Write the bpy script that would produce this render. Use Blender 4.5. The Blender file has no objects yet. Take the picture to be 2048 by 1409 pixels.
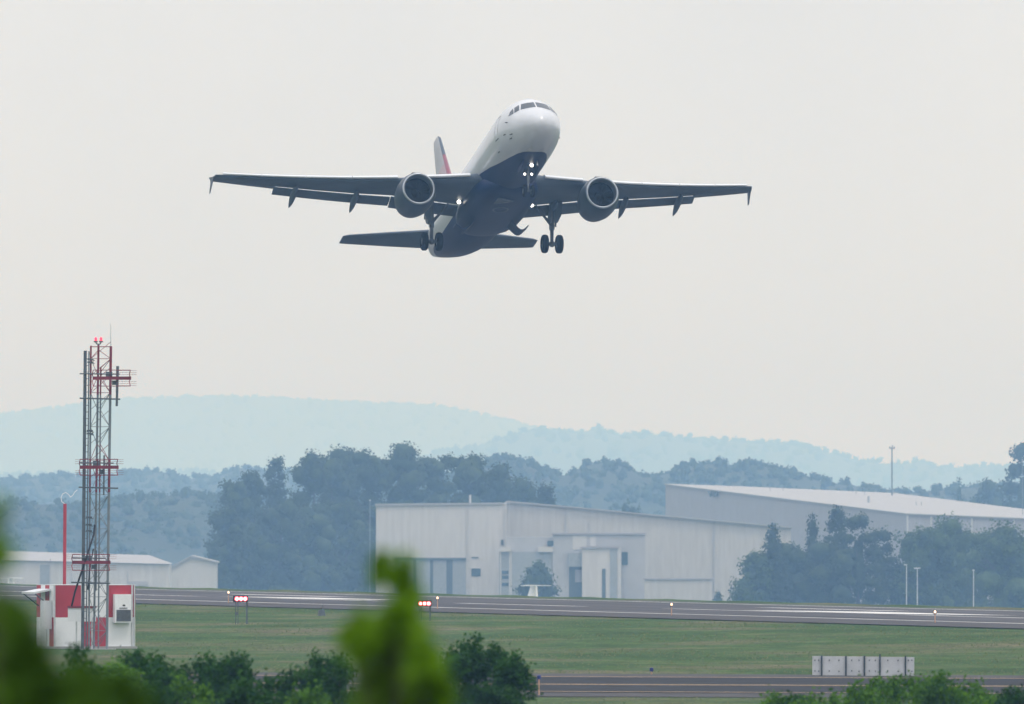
import bpy, bmesh, math, random
import numpy as np
from mathutils import Vector, Matrix, Euler, noise as mnoise

# ------------------------------------------------------------------ camera, world, sun, exposure
scene = bpy.context.scene
COL = scene.collection
F, CX, CY, YH, H = 36409.0, 1024.0, 704.5, 1000.0, 6.9      # focal length and horizon in pixels of the 2048 px photograph; eye height
cam_d = bpy.data.cameras.new('camera'); cam = bpy.data.objects.new('camera', cam_d); COL.objects.link(cam)
cam_d.sensor_width = 36.0; cam_d.lens = 36.0 * F / 2048.0
cam_d.clip_start = 1.0; cam_d.clip_end = 90000.0
cam.location = (0, 0, H); cam.rotation_euler = (math.radians(90) + math.atan((YH - CY) / F), 0, 0)
cam_d.dof.use_dof = True; cam_d.dof.focus_distance = 1000.0; cam_d.dof.aperture_fstop = 6.2; cam_d.dof.aperture_blades = 9
scene.camera = cam

SUN_EL, SUN_AZ = 66.0, 142.0          # degrees; azimuth clockwise from +Y (the view direction)
w = bpy.data.worlds.new("World"); scene.world = w; w.use_nodes = True
nt = w.node_tree; N, L = nt.nodes, nt.links
bg = N['Background']; bg.inputs['Strength'].default_value = 0.1
sky = N.new('ShaderNodeTexSky'); sky.sky_type = 'NISHITA'; sky.sun_disc = False
sky.sun_elevation = math.radians(SUN_EL); sky.sun_rotation = math.radians(SUN_AZ); sky.dust_density = 6.0; sky.air_density = 1.0
tc = N.new('ShaderNodeTexCoord'); sp = N.new('ShaderNodeSeparateXYZ'); L.new(tc.outputs['Generated'], sp.inputs[0])
rmp = N.new('ShaderNodeMapRange'); rmp.inputs['From Min'].default_value = 0.05; rmp.inputs['From Max'].default_value = 0.9
L.new(sp.outputs['Z'], rmp.inputs['Value'])
deck = N.new('ShaderNodeMix'); deck.data_type = 'RGBA'         # thin overcast deck: brighter overhead than at the horizon
deck.inputs[6].default_value = (9.5, 9.65, 9.95, 1); deck.inputs[7].default_value = (15.8, 15.9, 17.0, 1)
L.new(rmp.outputs[0], deck.inputs[0])
mixw = N.new('ShaderNodeMix'); mixw.data_type = 'RGBA'; mixw.inputs[0].default_value = 0.88
L.new(sky.outputs[0], mixw.inputs[6]); L.new(deck.outputs[2], mixw.inputs[7]); 
cz = N.new('ShaderNodeTexNoise'); cz.inputs['Scale'].default_value = 45.0; cz.inputs['Detail'].default_value = 5.0; L.new(tc.outputs['Generated'], cz.inputs['Vector'])
cm = N.new('ShaderNodeMapRange'); cm.inputs['From Min'].default_value = .3; cm.inputs['From Max'].default_value = .7; cm.inputs['To Min'].default_value = .965; cm.inputs['To Max'].default_value = 1.035
L.new(cz.outputs['Fac'], cm.inputs['Value'])
cl = N.new('ShaderNodeVectorMath'); cl.operation = 'SCALE'; L.new(mixw.outputs[2], cl.inputs[0]); L.new(cm.outputs[0], cl.inputs['Scale'])   # faint unevenness of the overcast
L.new(cl.outputs[0], bg.inputs['Color'])
sun_d = bpy.data.lights.new('sun', 'SUN'); sun = bpy.data.objects.new('sun', sun_d); COL.objects.link(sun)
sun_d.energy = 1.0; sun_d.angle = math.radians(14); sun_d.color = (1.0, 0.96, 0.9)
a = math.radians(SUN_AZ); e = math.radians(SUN_EL)
sdir = Vector((math.sin(a) * math.cos(e), math.cos(a) * math.cos(e), math.sin(e)))
sun.rotation_euler = sdir.to_track_quat('Z', 'Y').to_euler()
vs = scene.view_settings; vs.view_transform = 'Standard'; vs.look = 'None'; vs.gamma = 1.0; vs.exposure = 0.0
scene.render.engine = 'CYCLES'; scene.cycles.max_bounces = 6; scene.cycles.volume_bounces = 1
scene.cycles.transparent_max_bounces = 8

# ------------------------------------------------------------------ helpers
rnd = random.Random(7)
def P(px, py, D):                      # a point of the photograph at depth D, in metres
    return Vector(((px - CX) / F * D, D, H + (YH - py) / F * D))
def PX(px, D): return (px - CX) / F * D
def PZ(py, D): return H + (YH - py) / F * D
def ss(a, b, x):
    t = min(1.0, max(0.0, (x - a) / (b - a))); return t * t * (3 - 2 * t)
def lerp(a, b, t): return a + (b - a) * t
FAR = 1.7                              # stretch of the distances beyond the runway
def Q(D): return D * FAR if D >= 1900 else D
def interp(x, pts):
    if x <= pts[0][0]: return pts[0][1]
    for (x0, y0), (x1, y1) in zip(pts, pts[1:]):
        if x <= x1: return y0 + (y1 - y0) * (x - x0) / (x1 - x0)
    return pts[-1][1]

def mat(name, col, rough=0.7, metal=0.0, var=0.12, scale=1.5, detail=4.0, coat=0.0, emit=None, estr=0.0, bump=0.0, rot=None, stretch=None, col2=None, spec=0.5):
    m = bpy.data.materials.new(name); m.use_nodes = True
    n, l = m.node_tree.nodes, m.node_tree.links; b = n['Principled BSDF']
    b.inputs['Roughness'].default_value = rough; b.inputs['Metallic'].default_value = metal
    b.inputs['Coat Weight'].default_value = coat; b.inputs['Specular IOR Level'].default_value = spec
    t = n.new('ShaderNodeTexCoord'); mp = n.new('ShaderNodeMapping'); l.new(t.outputs['Object'], mp.inputs[0])
    if stretch: mp.inputs['Scale'].default_value = stretch
    if rot is not None: mp.vector_type = 'TEXTURE'; mp.inputs['Rotation'].default_value = (0, 0, rot)
    nz = n.new('ShaderNodeTexNoise'); nz.inputs['Scale'].default_value = scale; nz.inputs['Detail'].default_value = detail
    l.new(mp.outputs[0], nz.inputs['Vector'])
    cr = n.new('ShaderNodeValToRGB'); c = Vector(col[:3])
    cr.color_ramp.elements[0].position = 0.3; cr.color_ramp.elements[1].position = 0.7
    lo = c * (1 - var); hi = Vector(col2) if col2 else c * (1 + var)
    cr.color_ramp.elements[0].color = (*lo, 1); cr.color_ramp.elements[1].color = (*[min(1, x) for x in hi], 1)
    l.new(nz.outputs['Fac'], cr.inputs[0]); l.new(cr.outputs[0], b.inputs['Base Color'])
    if bump:
        bp = n.new('ShaderNodeBump'); bp.inputs['Strength'].default_value = bump; l.new(nz.outputs['Fac'], bp.inputs['Height']); l.new(bp.outputs[0], b.inputs['Normal'])
    if emit:
        b.inputs['Emission Color'].default_value = (*emit, 1); b.inputs['Emission Strength'].default_value = estr
    return m

def leaf_mat(name, c0, c1, trans=0.35):
    m = bpy.data.materials.new(name); m.use_nodes = True
    n, l = m.node_tree.nodes, m.node_tree.links; b = n['Principled BSDF']; out = n['Material Output']
    g = n.new('ShaderNodeNewGeometry'); cr = n.new('ShaderNodeValToRGB')
    cr.color_ramp.elements[0].color = (*c0, 1); cr.color_ramp.elements[1].color = (*c1, 1)
    t = n.new('ShaderNodeTexCoord'); nz = n.new('ShaderNodeTexNoise'); nz.inputs['Scale'].default_value = 0.9; nz.inputs['Detail'].default_value = 3
    l.new(t.outputs['Object'], nz.inputs['Vector'])
    ad = n.new('ShaderNodeMath'); ad.operation = 'MULTIPLY_ADD'; ad.inputs[1].default_value = 0.5
    sb = n.new('ShaderNodeMath'); sb.operation = 'MULTIPLY_ADD'; sb.inputs[1].default_value = 1.6; sb.inputs[2].default_value = -0.55
    l.new(nz.outputs['Fac'], sb.inputs[0]); l.new(g.outputs['Random Per Island'], ad.inputs[0]); l.new(sb.outputs[0], ad.inputs[2])
    l.new(ad.outputs[0], cr.inputs[0]); l.new(cr.outputs[0], b.inputs['Base Color'])
    b.inputs['Roughness'].default_value = 0.7; b.inputs['Specular IOR Level'].default_value = 0.12
    tr = n.new('ShaderNodeBsdfTranslucent'); mx = n.new('ShaderNodeMixShader'); mx.inputs[0].default_value = trans
    l.new(cr.outputs[0], tr.inputs['Color']); l.new(b.outputs[0], mx.inputs[1]); l.new(tr.outputs[0], mx.inputs[2]); l.new(mx.outputs[0], out.inputs['Surface'])
    return m

def tag(o, label=None, cat=None, group=None, kind=None):
    if label: o['label'] = label
    if cat: o['category'] = cat
    if group: o['group'] = group
    if kind: o['kind'] = kind
    return o
def empty(name, label, cat, loc=(0, 0, 0), rz=0.0, group=None):
    o = bpy.data.objects.new(name, None); COL.objects.link(o); o.location = loc; o.rotation_euler = (0, 0, rz)
    return tag(o, label, cat, group)
def copy_tree(o, parent=None):
    c = o.copy(); COL.objects.link(c)
    if parent: c.parent = parent
    for ch in o.children: copy_tree(ch, c)
    return c

class MB:
    def __init__(s): s.v = []; s.f = []; s.m = []; s.off = Vector((0, 0, 0))
    def add(s, vs, fs, mi=0):
        k = len(s.v); s.v += [tuple(Vector(v) - s.off) for v in vs]; s.f += [tuple(i + k for i in f) for f in fs]; s.m += [mi] * len(fs)
        return s
    def box(s, c, d, rz=0.0, mi=0, top=None):
        hx, hy, hz = d[0] / 2, d[1] / 2, d[2] / 2; R = Matrix.Rotation(rz, 3, 'Z'); c = Vector(c); t = top or 1.0
        pts = [(-hx, -hy, -hz), (hx, -hy, -hz), (hx, hy, -hz), (-hx, hy, -hz), (-hx * t, -hy * t, hz), (hx * t, -hy * t, hz), (hx * t, hy * t, hz), (-hx * t, hy * t, hz)]
        return s.add([c + R @ Vector(p) for p in pts], [(0, 3, 2, 1), (4, 5, 6, 7), (0, 1, 5, 4), (1, 2, 6, 5), (2, 3, 7, 6), (3, 0, 4, 7)], mi)
    def tube(s, p, q, r, r2=None, n=8, mi=0, cap=True):
        p, q = Vector(p), Vector(q); r2 = r if r2 is None else r2; d = (q - p).normalized()
        a = d.orthogonal().normalized(); b = d.cross(a); vs = []
        for c, rr in ((p, r), (q, r2)):
            for i in range(n):
                t = 2 * math.pi * i / n; vs.append(c + (a * math.cos(t) + b * math.sin(t)) * rr)
        fs = [(i, (i + 1) % n, n + (i + 1) % n, n + i) for i in range(n)]
        if cap: fs += [tuple(range(n - 1, -1, -1)), tuple(range(n, 2 * n))]
        return s.add(vs, fs, mi)
    def path(s, pts, r, n=6, mi=0):
        for p, q in zip(pts, pts[1:]): s.tube(p, q, r, n=n, mi=mi)
        return s
    def lathe(s, c, axis, prof, n=32, mi=0):       # prof: (along, radius)
        c = Vector(c); d = Vector(axis).normalized(); a = d.orthogonal().normalized(); b = d.cross(a); vs = []; fs = []
        for (t, r) in prof:
            for i in range(n):
                an = 2 * math.pi * i / n; vs.append(c + d * t + (a * math.cos(an) + b * math.sin(an)) * r)
        for j in range(len(prof) - 1):
            for i in range(n):
                fs.append((j * n + i, j * n + (i + 1) % n, (j + 1) * n + (i + 1) % n, (j + 1) * n + i))
        return s.add(vs, fs, mi)
    def ball(s, c, r, n=12, m=8, mi=0, sc=(1, 1, 1)):
        c = Vector(c); vs = []; fs = []
        for j in range(m + 1):
            ph = math.pi * j / m
            for i in range(n):
                th = 2 * math.pi * i / n
                vs.append(c + Vector((math.sin(ph) * math.cos(th) * sc[0], math.sin(ph) * math.sin(th) * sc[1], math.cos(ph) * sc[2])) * r)
        for j in range(m):
            for i in range(n):
                fs.append((j * n + i, (j + 1) * n + i, (j + 1) * n + (i + 1) % n, j * n + (i + 1) % n))
        return s.add(vs, fs, mi)
    def prism(s, poly, d, mi=0):                   # polygon of 3-D points extruded by the vector d
        n = len(poly); d = Vector(d); vs = [Vector(p) for p in poly] + [Vector(p) + d for p in poly]
        fs = [tuple(range(n)), tuple(range(2 * n - 1, n - 1, -1))] + [(i, n + i, n + (i + 1) % n, (i + 1) % n) for i in range(n)]
        return s.add(vs, fs, mi)
    def loft(s, rings, mi=0, cap=True, closed=True):
        n = len(rings[0]); vs = [p for r in rings for p in r]; fs = []
        for j in range(len(rings) - 1):
            for i in range(n if closed else n - 1):
                fs.append((j * n + i, j * n + (i + 1) % n, (j + 1) * n + (i + 1) % n, (j + 1) * n + i))
        if cap: fs += [tuple(range(n - 1, -1, -1)), tuple((len(rings) - 1) * n + i for i in range(n))]
        return s.add(vs, fs, mi)
    def build(s, name, mats, parent=None, smooth=False, loc=None, fixn=True, label=None):
        me = bpy.data.meshes.new(name); me.from_pydata(s.v, [], s.f)
        if not isinstance(mats, (list, tuple)): mats = [mats]
        for m in mats: me.materials.append(m)
        if any(s.m): me.polygons.foreach_set('material_index', s.m)
        if fixn and len(s.f) < 30000:
            bm = bmesh.new(); bm.from_mesh(me); bmesh.ops.recalc_face_normals(bm, faces=bm.faces); bm.to_mesh(me); bm.free()
        if smooth:
            me.polygons.foreach_set('use_smooth', [True] * len(me.polygons))
            if smooth != 'all': me.set_sharp_from_angle(angle=math.radians(smooth if not isinstance(smooth, bool) else 40))
        o = bpy.data.objects.new(name, me); COL.objects.link(o)
        if parent: o.parent = parent
        if loc is not None: o.location = loc
        if label: o['label'] = label
        return o

def quads_mesh(name, C, A, B, mats, parent=None, extra=None):
    """many leaf-shaped quads: centres C, half-axes A (length) and B (width)"""
    n = len(C); V = np.empty((n, 4, 3)); V[:, 0] = C - A; V[:, 1] = C + B; V[:, 2] = C + A; V[:, 3] = C - B
    me = bpy.data.meshes.new(name); v = V.reshape(-1, 3); fidx = np.arange(4 * n, dtype=np.int32)
    ev, ef = extra if extra else ([], [])
    ne = len(ev); nl = sum(len(f) for f in ef)
    me.vertices.add(4 * n + ne); me.loops.add(4 * n + nl); me.polygons.add(n + len(ef))
    allv = np.concatenate([v, np.array(ev).reshape(-1, 3)]) if ne else v
    me.vertices.foreach_set('co', allv.astype(np.float32).ravel())
    li = list(fidx); ls = list(range(0, 4 * n, 4))
    for f in ef:
        ls.append(len(li)); li += [4 * n + i for i in f]
    me.loops.foreach_set('vertex_index', np.array(li, dtype=np.int32)); me.polygons.foreach_set('loop_start', np.array(ls, dtype=np.int32))
    me.update(calc_edges=True); me.validate()
    me.materials.append(mats)
    o = bpy.data.objects.new(name, me); COL.objects.link(o)
    if parent: o.parent = parent
    return o

def crown_arrays(lobes, n, size, rg, shell=0.55, flat=0.0, clump=0.0):
    """leaf quads spread through ellipsoid lobes [(c, (rx,ry,rz), weight)]"""
    wts = np.array([l[2] for l in lobes], float); wts /= wts.sum()
    idx = rg.choice(len(lobes), n, p=wts)
    c = np.array([l[0] for l in lobes], float)[idx]; r = np.array([l[1] for l in lobes], float)[idx]
    if clump:                                           # leaves gather in tufts
        nt_ = max(3, int(n / 14)); dirs = rg.normal(size=(nt_, 3)); dirs /= np.linalg.norm(dirs, axis=1)[:, None]
        rad = shell + (1.0 - shell) * rg.random(nt_) ** 0.6; tidx = rg.choice(len(lobes), nt_, p=wts)
        tc_ = np.array([l[0] for l in lobes], float)[tidx] + dirs * rad[:, None] * np.array([l[1] for l in lobes], float)[tidx]
        k = rg.integers(0, nt_, n); C = tc_[k] + rg.normal(size=(n, 3)) * clump; d = dirs[k]
    else:
        d = rg.normal(size=(n, 3)); d /= np.linalg.norm(d, axis=1)[:, None]
        rad = shell + (1.08 - shell) * rg.random(n) ** 0.8
        C = c + d * rad[:, None] * r
    nrm = d + rg.normal(size=(n, 3)) * 0.7 + np.array([0, 0, 0.5 + flat]); nrm /= np.linalg.norm(nrm, axis=1)[:, None]
    t = np.cross(nrm, rg.normal(size=(n, 3))); t /= np.linalg.norm(t, axis=1)[:, None] + 1e-9
    b = np.cross(nrm, t); s = size * (0.6 + 0.8 * rg.random(n))[:, None]
    return C, t * s, b * s * 0.62

# ------------------------------------------------------------------ ground
TH = math.atan(0.2191); CT, ST = math.cos(TH), math.sin(TH)      # the runway runs 12.4 degrees off the view axis
def vcoord(X, Y):                       # distance beyond the near runway lights, square to the runway
    return (X + 17.37) * CT + (Y - 1115.5) * ST
def ucoord(X, Y): return (X + 17.37) * ST - (Y - 1115.5) * CT    # along the runway towards the camera
def uv_xy(u, v): return (-17.37 + u * ST + v * CT, 1115.5 - u * CT + v * ST)
def taxi_d(X, Y): return Y + 0.42 * X * (1 - ss(720, 820, Y))
NEAR = [(0, 5.2), (35, 5.0), (140, 2.2), (300, -0.5), (560, -0.35), (646, -0.1), (688, 0.3), (760, 0.22), (832, 0.11), (960, 0.55), (1010, 0.62)]
def gz(X, Y):
    v = vcoord(X, Y)
    zn = interp(taxi_d(X, Y), NEAR) + 0.05 * mnoise.noise(Vector((X * .05, Y * .02, 0))) * ss(200, 300, Y) * (1 - ss(600, 640, Y) + ss(700, 740, Y))
    if v < -6: return lerp(zn, 0.62, ss(-60, -8, v))
    if v <= 69: return lerp(0.62, -0.45, (v + 6) / 75.0)
    if v < 88: return -0.45 + 0.10 * ss(69, 74, v) - .7 * ss(74, 88, v)
    return max(-0.9 - 0.031 * (v - 88), -21.0 - 0.0005 * max(0, Y - 4700))

def sheet(name, xs, ys, fn, m, lift=0.0, label=None, cat=None, kind='structure', skirt=0.0):
    vs = []; nx = len(xs[0]) if isinstance(xs[0], (list, tuple)) else len(xs)
    for j, y in enumerate(ys):
        row = xs[j] if isinstance(xs[0], (list, tuple)) else xs
        for x in row: vs.append(fn(x, y, lift))
    fs = [(j * nx + i, j * nx + i + 1, (j + 1) * nx + i + 1, (j + 1) * nx + i) for j in range(len(ys) - 1) for i in range(nx - 1)]
    me = bpy.data.meshes.new(name); me.from_pydata(vs, [], fs); me.materials.append(m)
    me.polygons.foreach_set('use_smooth', [True] * len(fs))
    o = bpy.data.objects.new(name, me); COL.objects.link(o); tag(o, label, cat, None, kind); return o

def grass_material():
    m = bpy.data.materials.new('airfield_grass'); m.use_nodes = True
    n, l = m.node_tree.nodes, m.node_tree.links; b = n['Principled BSDF']; b.inputs['Roughness'].default_value = 0.95; b.inputs['Specular IOR Level'].default_value = 0.1
    t = n.new('ShaderNodeTexCoord')
    def nz(scale, st, det=5.0, rough=.6):
        mp = n.new('ShaderNodeMapping'); mp.inputs['Scale'].default_value = st; l.new(t.outputs['Object'], mp.inputs[0])
        k = n.new('ShaderNodeTexNoise'); k.inputs['Scale'].default_value = scale; k.inputs['Detail'].default_value = det; k.inputs['Roughness'].default_value = rough
        l.new(mp.outputs[0], k.inputs['Vector']); return k.outputs['Fac']
    def ramp(src, stops):
        r = n.new('ShaderNodeValToRGB'); el = r.color_ramp.elements
        while len(el) < len(stops): el.new(.5)
        for e_, (p, c) in zip(el, stops): e_.position = p; e_.color = (*c, 1)
        l.new(src, r.inputs[0]); return r.outputs[0]
    big = ramp(nz(0.035, (2.2, 1, 1)), [(.38, (.026, .062, .012)), (.48, (.042, .084, .018)), (.55, (.07, .09, .032)), (.64, (.1, .098, .052))])
    mid = ramp(nz(0.5, (1.6, .35, 1), 8, .7), [(.3, (.62, .62, .62)), (.7, (1.4, 1.4, 1.38))])
    fine = ramp(nz(5.0, (1, .12, 1), 6, .75), [(.25, (.5, .5, .5)), (.75, (1.55, 1.55, 1.55))])
    m1 = n.new('ShaderNodeMix'); m1.data_type = 'RGBA'; m1.blend_type = 'MULTIPLY'; m1.inputs[0].default_value = 1; l.new(big, m1.inputs[6]); l.new(mid, m1.inputs[7])
    m2 = n.new('ShaderNodeMix'); m2.data_type = 'RGBA'; m2.blend_type = 'MULTIPLY'; m2.inputs[0].default_value = 1; l.new(m1.outputs[2], m2.inputs[6]); l.new(fine, m2.inputs[7])
    l.new(m2.outputs[2], b.inputs['Base Color'])
    return m
M = {}
M['grass'] = grass_material()
M['asphalt'] = mat('runway_asphalt', (.072, .07, .074), .85, spec=.08, var=.42, scale=1.0, detail=8, rot=TH, stretch=(3.0, 60, 1))
M['taxi'] = mat('taxiway_asphalt', (.028, .029, .033), .85, spec=.08, var=.2, scale=.5, detail=8)
M['shoulder'] = mat('shoulder_asphalt', (.072, .069, .07), .9, spec=.08, var=.22, scale=.6, detail=8)
M['wpaint'] = mat('runway_white_paint', (.62, .62, .6), .7, spec=.1, var=.35, scale=1.0, detail=8, rot=TH, stretch=(.5, 12, 1))
M['ypaint'] = mat('taxiway_yellow_paint', (.42, .29, .16), .7, var=.25, scale=.9)

ys = [-60, -20, 10, 25, 40, 60, 80, 100, 125, 150, 180, 210, 240, 270, 300, 340, 400, 460, 520, 560, 600, 625] + list(range(640, 700, 6)) + list(range(700, 860, 16)) + list(range(860, 1640, 12)) + list(range(1640, 5000, 70)) + [ 5200, 6500, 8500, 11000, 14000, 18000, 22000, 30000, 45000]
us = [-1, -.7, -.5, -.36, -.26, -.19] + [round(-.14 + .28 * i / 40, 4) for i in range(41)] + [.19, .26, .36, .5, .7, 1]
xs = [[u * (260 + .42 * max(0, y)) for u in us] for y in ys]
sheet('ground', xs, ys, lambda x, y, d: (x, y, gz(x, y)), M['grass'], kind='structure')

def uvs(u, v, lift): x, y = uv_xy(u, v); return (x, y, gz(x, y) + lift)
URANGE = [i * 40.0 for i in range(-60, 15)]
def vstrip(name, us_, vs_, m, lift):
    return sheet(name, us_, vs_, lambda u, v, d: uvs(u, v, d), m, lift)
vstrip('runway_shoulder', URANGE, [-9, -6, -2, 1, 4.3], M['shoulder'], 0.045)
vstrip('runway', URANGE, [4.3 + 64.7 * i / 12 for i in range(13)], M['asphalt'], 0.05)
vstrip('runway_edge_line', URANGE, [4.2, 5.4], M['wpaint'], 0.058).name = 'runway_marking'
vstrip('runway_marking', URANGE, [62.0, 63.2], M['wpaint'], 0.058)
def rect_uv(name, u0, u1, v0, v1, m, lift=0.058):
    k = 4; return vstrip(name, [u0 + (u1 - u0) * i / k for i in range(k + 1)], [v0, v1], m, lift)
def u_at(px, v):                        # where along the runway a line of sight crosses the strip at v
    lo_, hi_ = -900.0, 500.0
    for _ in range(60):
        m_ = (lo_ + hi_) / 2; x_, y_ = uv_xy(m_, v)
        if CX + F * x_ / y_ < px: lo_ = m_
        else: hi_ = m_
    return lo_
for (pa, pb, va, vb) in ((1480, 1760, 30, 38.5), (440, 640, 30, 37), (1500, 1780, 45, 47), (440, 660, 45, 47), (-900, -400, 30, 38)):
    rect_uv('runway_marking', u_at(pa, va), u_at(pb, va), va, vb, M['wpaint'])
for k in range(-9, 6):
    u0 = -24 + k * 61.0; rect_uv('runway_marking', u0 - 36.6, u0, 27.0, 28.2, M['wpaint'])
def dsheet(name, d0, d1, m, lift):
    xs_ = [-70 + 5 * i for i in range(29)]
    return sheet(name, xs_, [d0 + (d1 - d0) * i / 6 for i in range(7)], lambda x, d, lf: (x, d - .42 * x, gz(x, d - .42 * x) + lf), m, lift)
dsheet('taxiway_shoulder', 646, 689, M['shoulder'], 0.03)
dsheet('taxiway', 653, 682, M['taxi'], 0.045)
for d_ in (666.2, 667.2): dsheet('taxiway_marking', d_, d_ + .45, M['ypaint'], 0.053)
dsheet('taxiway_marking', 681.2, 681.7, M['ypaint'], 0.053); dsheet('taxiway_marking', 653.6, 654.1, M['ypaint'], 0.053)

# ------------------------------------------------------------------ airliner
M['ac_white'] = mat('airliner_white_paint', (.54, .56, .59), .3, var=.07, scale=.9, detail=6, coat=.3, stretch=(1.6, .35, 1.6))
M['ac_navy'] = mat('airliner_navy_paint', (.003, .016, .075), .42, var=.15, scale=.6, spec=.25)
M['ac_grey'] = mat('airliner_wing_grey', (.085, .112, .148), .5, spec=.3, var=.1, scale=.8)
M['ac_slat'] = mat('airliner_slat_metal', (.68, .71, .74), .4, metal=0, var=.06, scale=.8)
M['ac_dark'] = mat('airliner_dark_recess', (.02, .022, .026), .6, var=.2)
M['ac_glass'] = mat('cockpit_glass', (.012, .02, .03), .08, var=.1)
M['ac_lip'] = mat('engine_lip_metal', (.36, .39, .42), .3, metal=.8, var=.05)
M['ac_nac'] = mat('engine_cowl_grey', (.045, .06, .08), .4, var=.08, scale=.8, spec=.35)
M['ac_red'] = mat('airliner_red_paint', (.24, .06, .09), .3, var=.1)
M['ac_steel'] = mat('landing_gear_steel', (.13, .145, .165), .4, metal=.4, var=.15)
M['tyre'] = mat('tyre_rubber', (.01, .01, .012), .9, var=.2, spec=.12)
M['ac_blade'] = mat('fan_blade_titanium', (.035, .04, .048), .5, metal=.3, var=.1)
M['ac_fin_glare'] = mat('airliner_fin_painted_glare', (.36, .37, .4), .35, var=.06, scale=.8)  # pale tone holds the sky's grazing reflection on the fin side
M['ac_red_glare'] = mat('airliner_red_painted_glare', (.4, .27, .31), .3, var=.08)  # red of the fin side with grazing glare mixed into the colour
M['lamp'] = mat('landing_lamp', (1, 1, 1), .3, var=0, emit=(1, .95, .86), estr=6)
M['ac_mark'] = mat('belly_emblem_paint', (.1, .13, .17), .4, var=.1)
M['ac_mark_dim'] = mat('belly_emblem_dim_paint', (.05, .07, .1), .4, var=.1)

air = empty('airliner', 'white and navy twin-engine airliner climbing away from the runway with its wheels down', 'airliner',
            (1.812, 1113.22, H + 23.793))
air.rotation_mode = 'XYZ'
_R = Matrix.Rotation(math.radians(10.614), 4, 'Z') @ Matrix.Rotation(math.radians(-14.434), 4, 'X') @ Matrix.Rotation(math.radians(1.092), 4, 'Y')
air.rotation_euler = _R.to_euler()
STN = [(0.0, .04, -.60, -.68), (.06, .27, -.36, -.90), (.18, .47, -.17, -1.07), (.4, .71, .06, -1.26), (.75, .96, .30, -1.46), (1.15, 1.17, .50, -1.61), (1.6, 1.35, .68, -1.74), (2.0, 1.48, .96, -1.83), (2.4, 1.6, 1.24, -1.9),
       (2.9, 1.7, 1.5, -1.96), (3.5, 1.8, 1.72, -2.01), (4.3, 1.89, 1.9, -2.05), (5.2, 1.945, 2.01, -2.07), (6.3, 1.97, 2.06, -2.07), (7.5, 1.975, 2.07, -2.07), (9, 1.975, 2.07, -2.07), (10.2, 1.975, 2.07, -2.07), (11.5, 1.975, 2.07, -2.07),
       (13, 1.975, 2.07, -2.07), (16, 1.975, 2.07, -2.07), (20, 1.975, 2.07, -2.07), (23, 1.975, 2.07, -2.05), (25, 1.965, 2.07, -1.94), (27, 1.91, 2.07, -1.7), (29, 1.77, 2.06, -1.33), (30.5, 1.6, 2.03, -1.0), (32, 1.4, 1.98, -.62), (33.5, 1.15, 1.9, -.22), (34.6, .95, 1.82, .08),
       (35.6, .74, 1.72, .36), (36.5, .52, 1.6, .62), (37.2, .33, 1.45, .84), (37.5, .2, 1.32, .96)]
TB = [(2.5, 0), (2.62, 15), (2.9, 23), (3.5, 30), (4.8, 37), (7, 46), (9, 56), (11.5, 65), (14, 65), (24, 62), (28, 58), (31, 54), (33, 44), (34.2, 28), (34.9, 0)]
def stn(y):
    for a_, b_ in zip(STN, STN[1:]):
        if y <= b_[0]:
            t = (y - a_[0]) / (b_[0] - a_[0]); return [a_[i] + (b_[i] - a_[i]) * t for i in range(4)]
    return list(STN[-1])
def fpt(y, th, off=0.0):                # th measured from the bottom, towards +X
    _, w_, t_, b_ = stn(y); zc = (t_ + b_) / 2; h_ = (t_ - b_) / 2
    return Vector(((w_ + off) * math.sin(th), y, zc - (h_ + off) * math.cos(th)))
def fuselage():
    yl = sorted(set([s_[0] for s_ in STN] + [2.5, 2.55, 2.62, 2.75, 2.9, 3.2, 3.4, 3.6, 3.9, 4.7, 5.8, 8, 12, 14, 18, 22, 24, 26, 28, 31, 33, 34.2, 34.5, 34.9]))
    nl, nu = 14, 34; mb = MB(); rings = []
    for y in yl:
        tb = math.radians(max(interp(y, TB), 0.0)); tb = max(tb, 1e-3) if 2.45 < y < 35 else math.radians(20)
        if y in (2.5, 34.9): tb = 2e-3
        r = [fpt(y, -tb + 2 * tb * i / nl) for i in range(nl)] + [fpt(y, tb + (2 * math.pi - 2 * tb) * i / nu) for i in range(nu)]
        rings.append(r)
    n = nl + nu; vs = [p for r in rings for p in r]; fs = []; ms = []
    for j in range(len(yl) - 1):
        for i in range(n):
            fs.append((j * n + i, j * n + (i + 1) % n, (j + 1) * n + (i + 1) % n, (j + 1) * n + i))
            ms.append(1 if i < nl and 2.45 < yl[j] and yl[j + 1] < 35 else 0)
    fs.append(tuple(range(n))); ms.append(0); fs.append(tuple((len(yl) - 1) * n + i for i in range(n))); ms.append(0)
    mb.v = [tuple(p) for p in vs]; mb.f = fs; mb.m = ms
    return mb
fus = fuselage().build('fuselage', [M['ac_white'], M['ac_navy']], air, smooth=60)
def surf_y(x, z):                       # first point of the nose met when looking aft at (x, z)
    for k in range(60, 480):
        y = k * .01; _, w_, t_, b_ = stn(y); zc = (t_ + b_) / 2; h_ = (t_ - b_) / 2
        if (x / w_) ** 2 + ((z - zc) / h_) ** 2 <= 1.0: return y
    return 4.8
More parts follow.
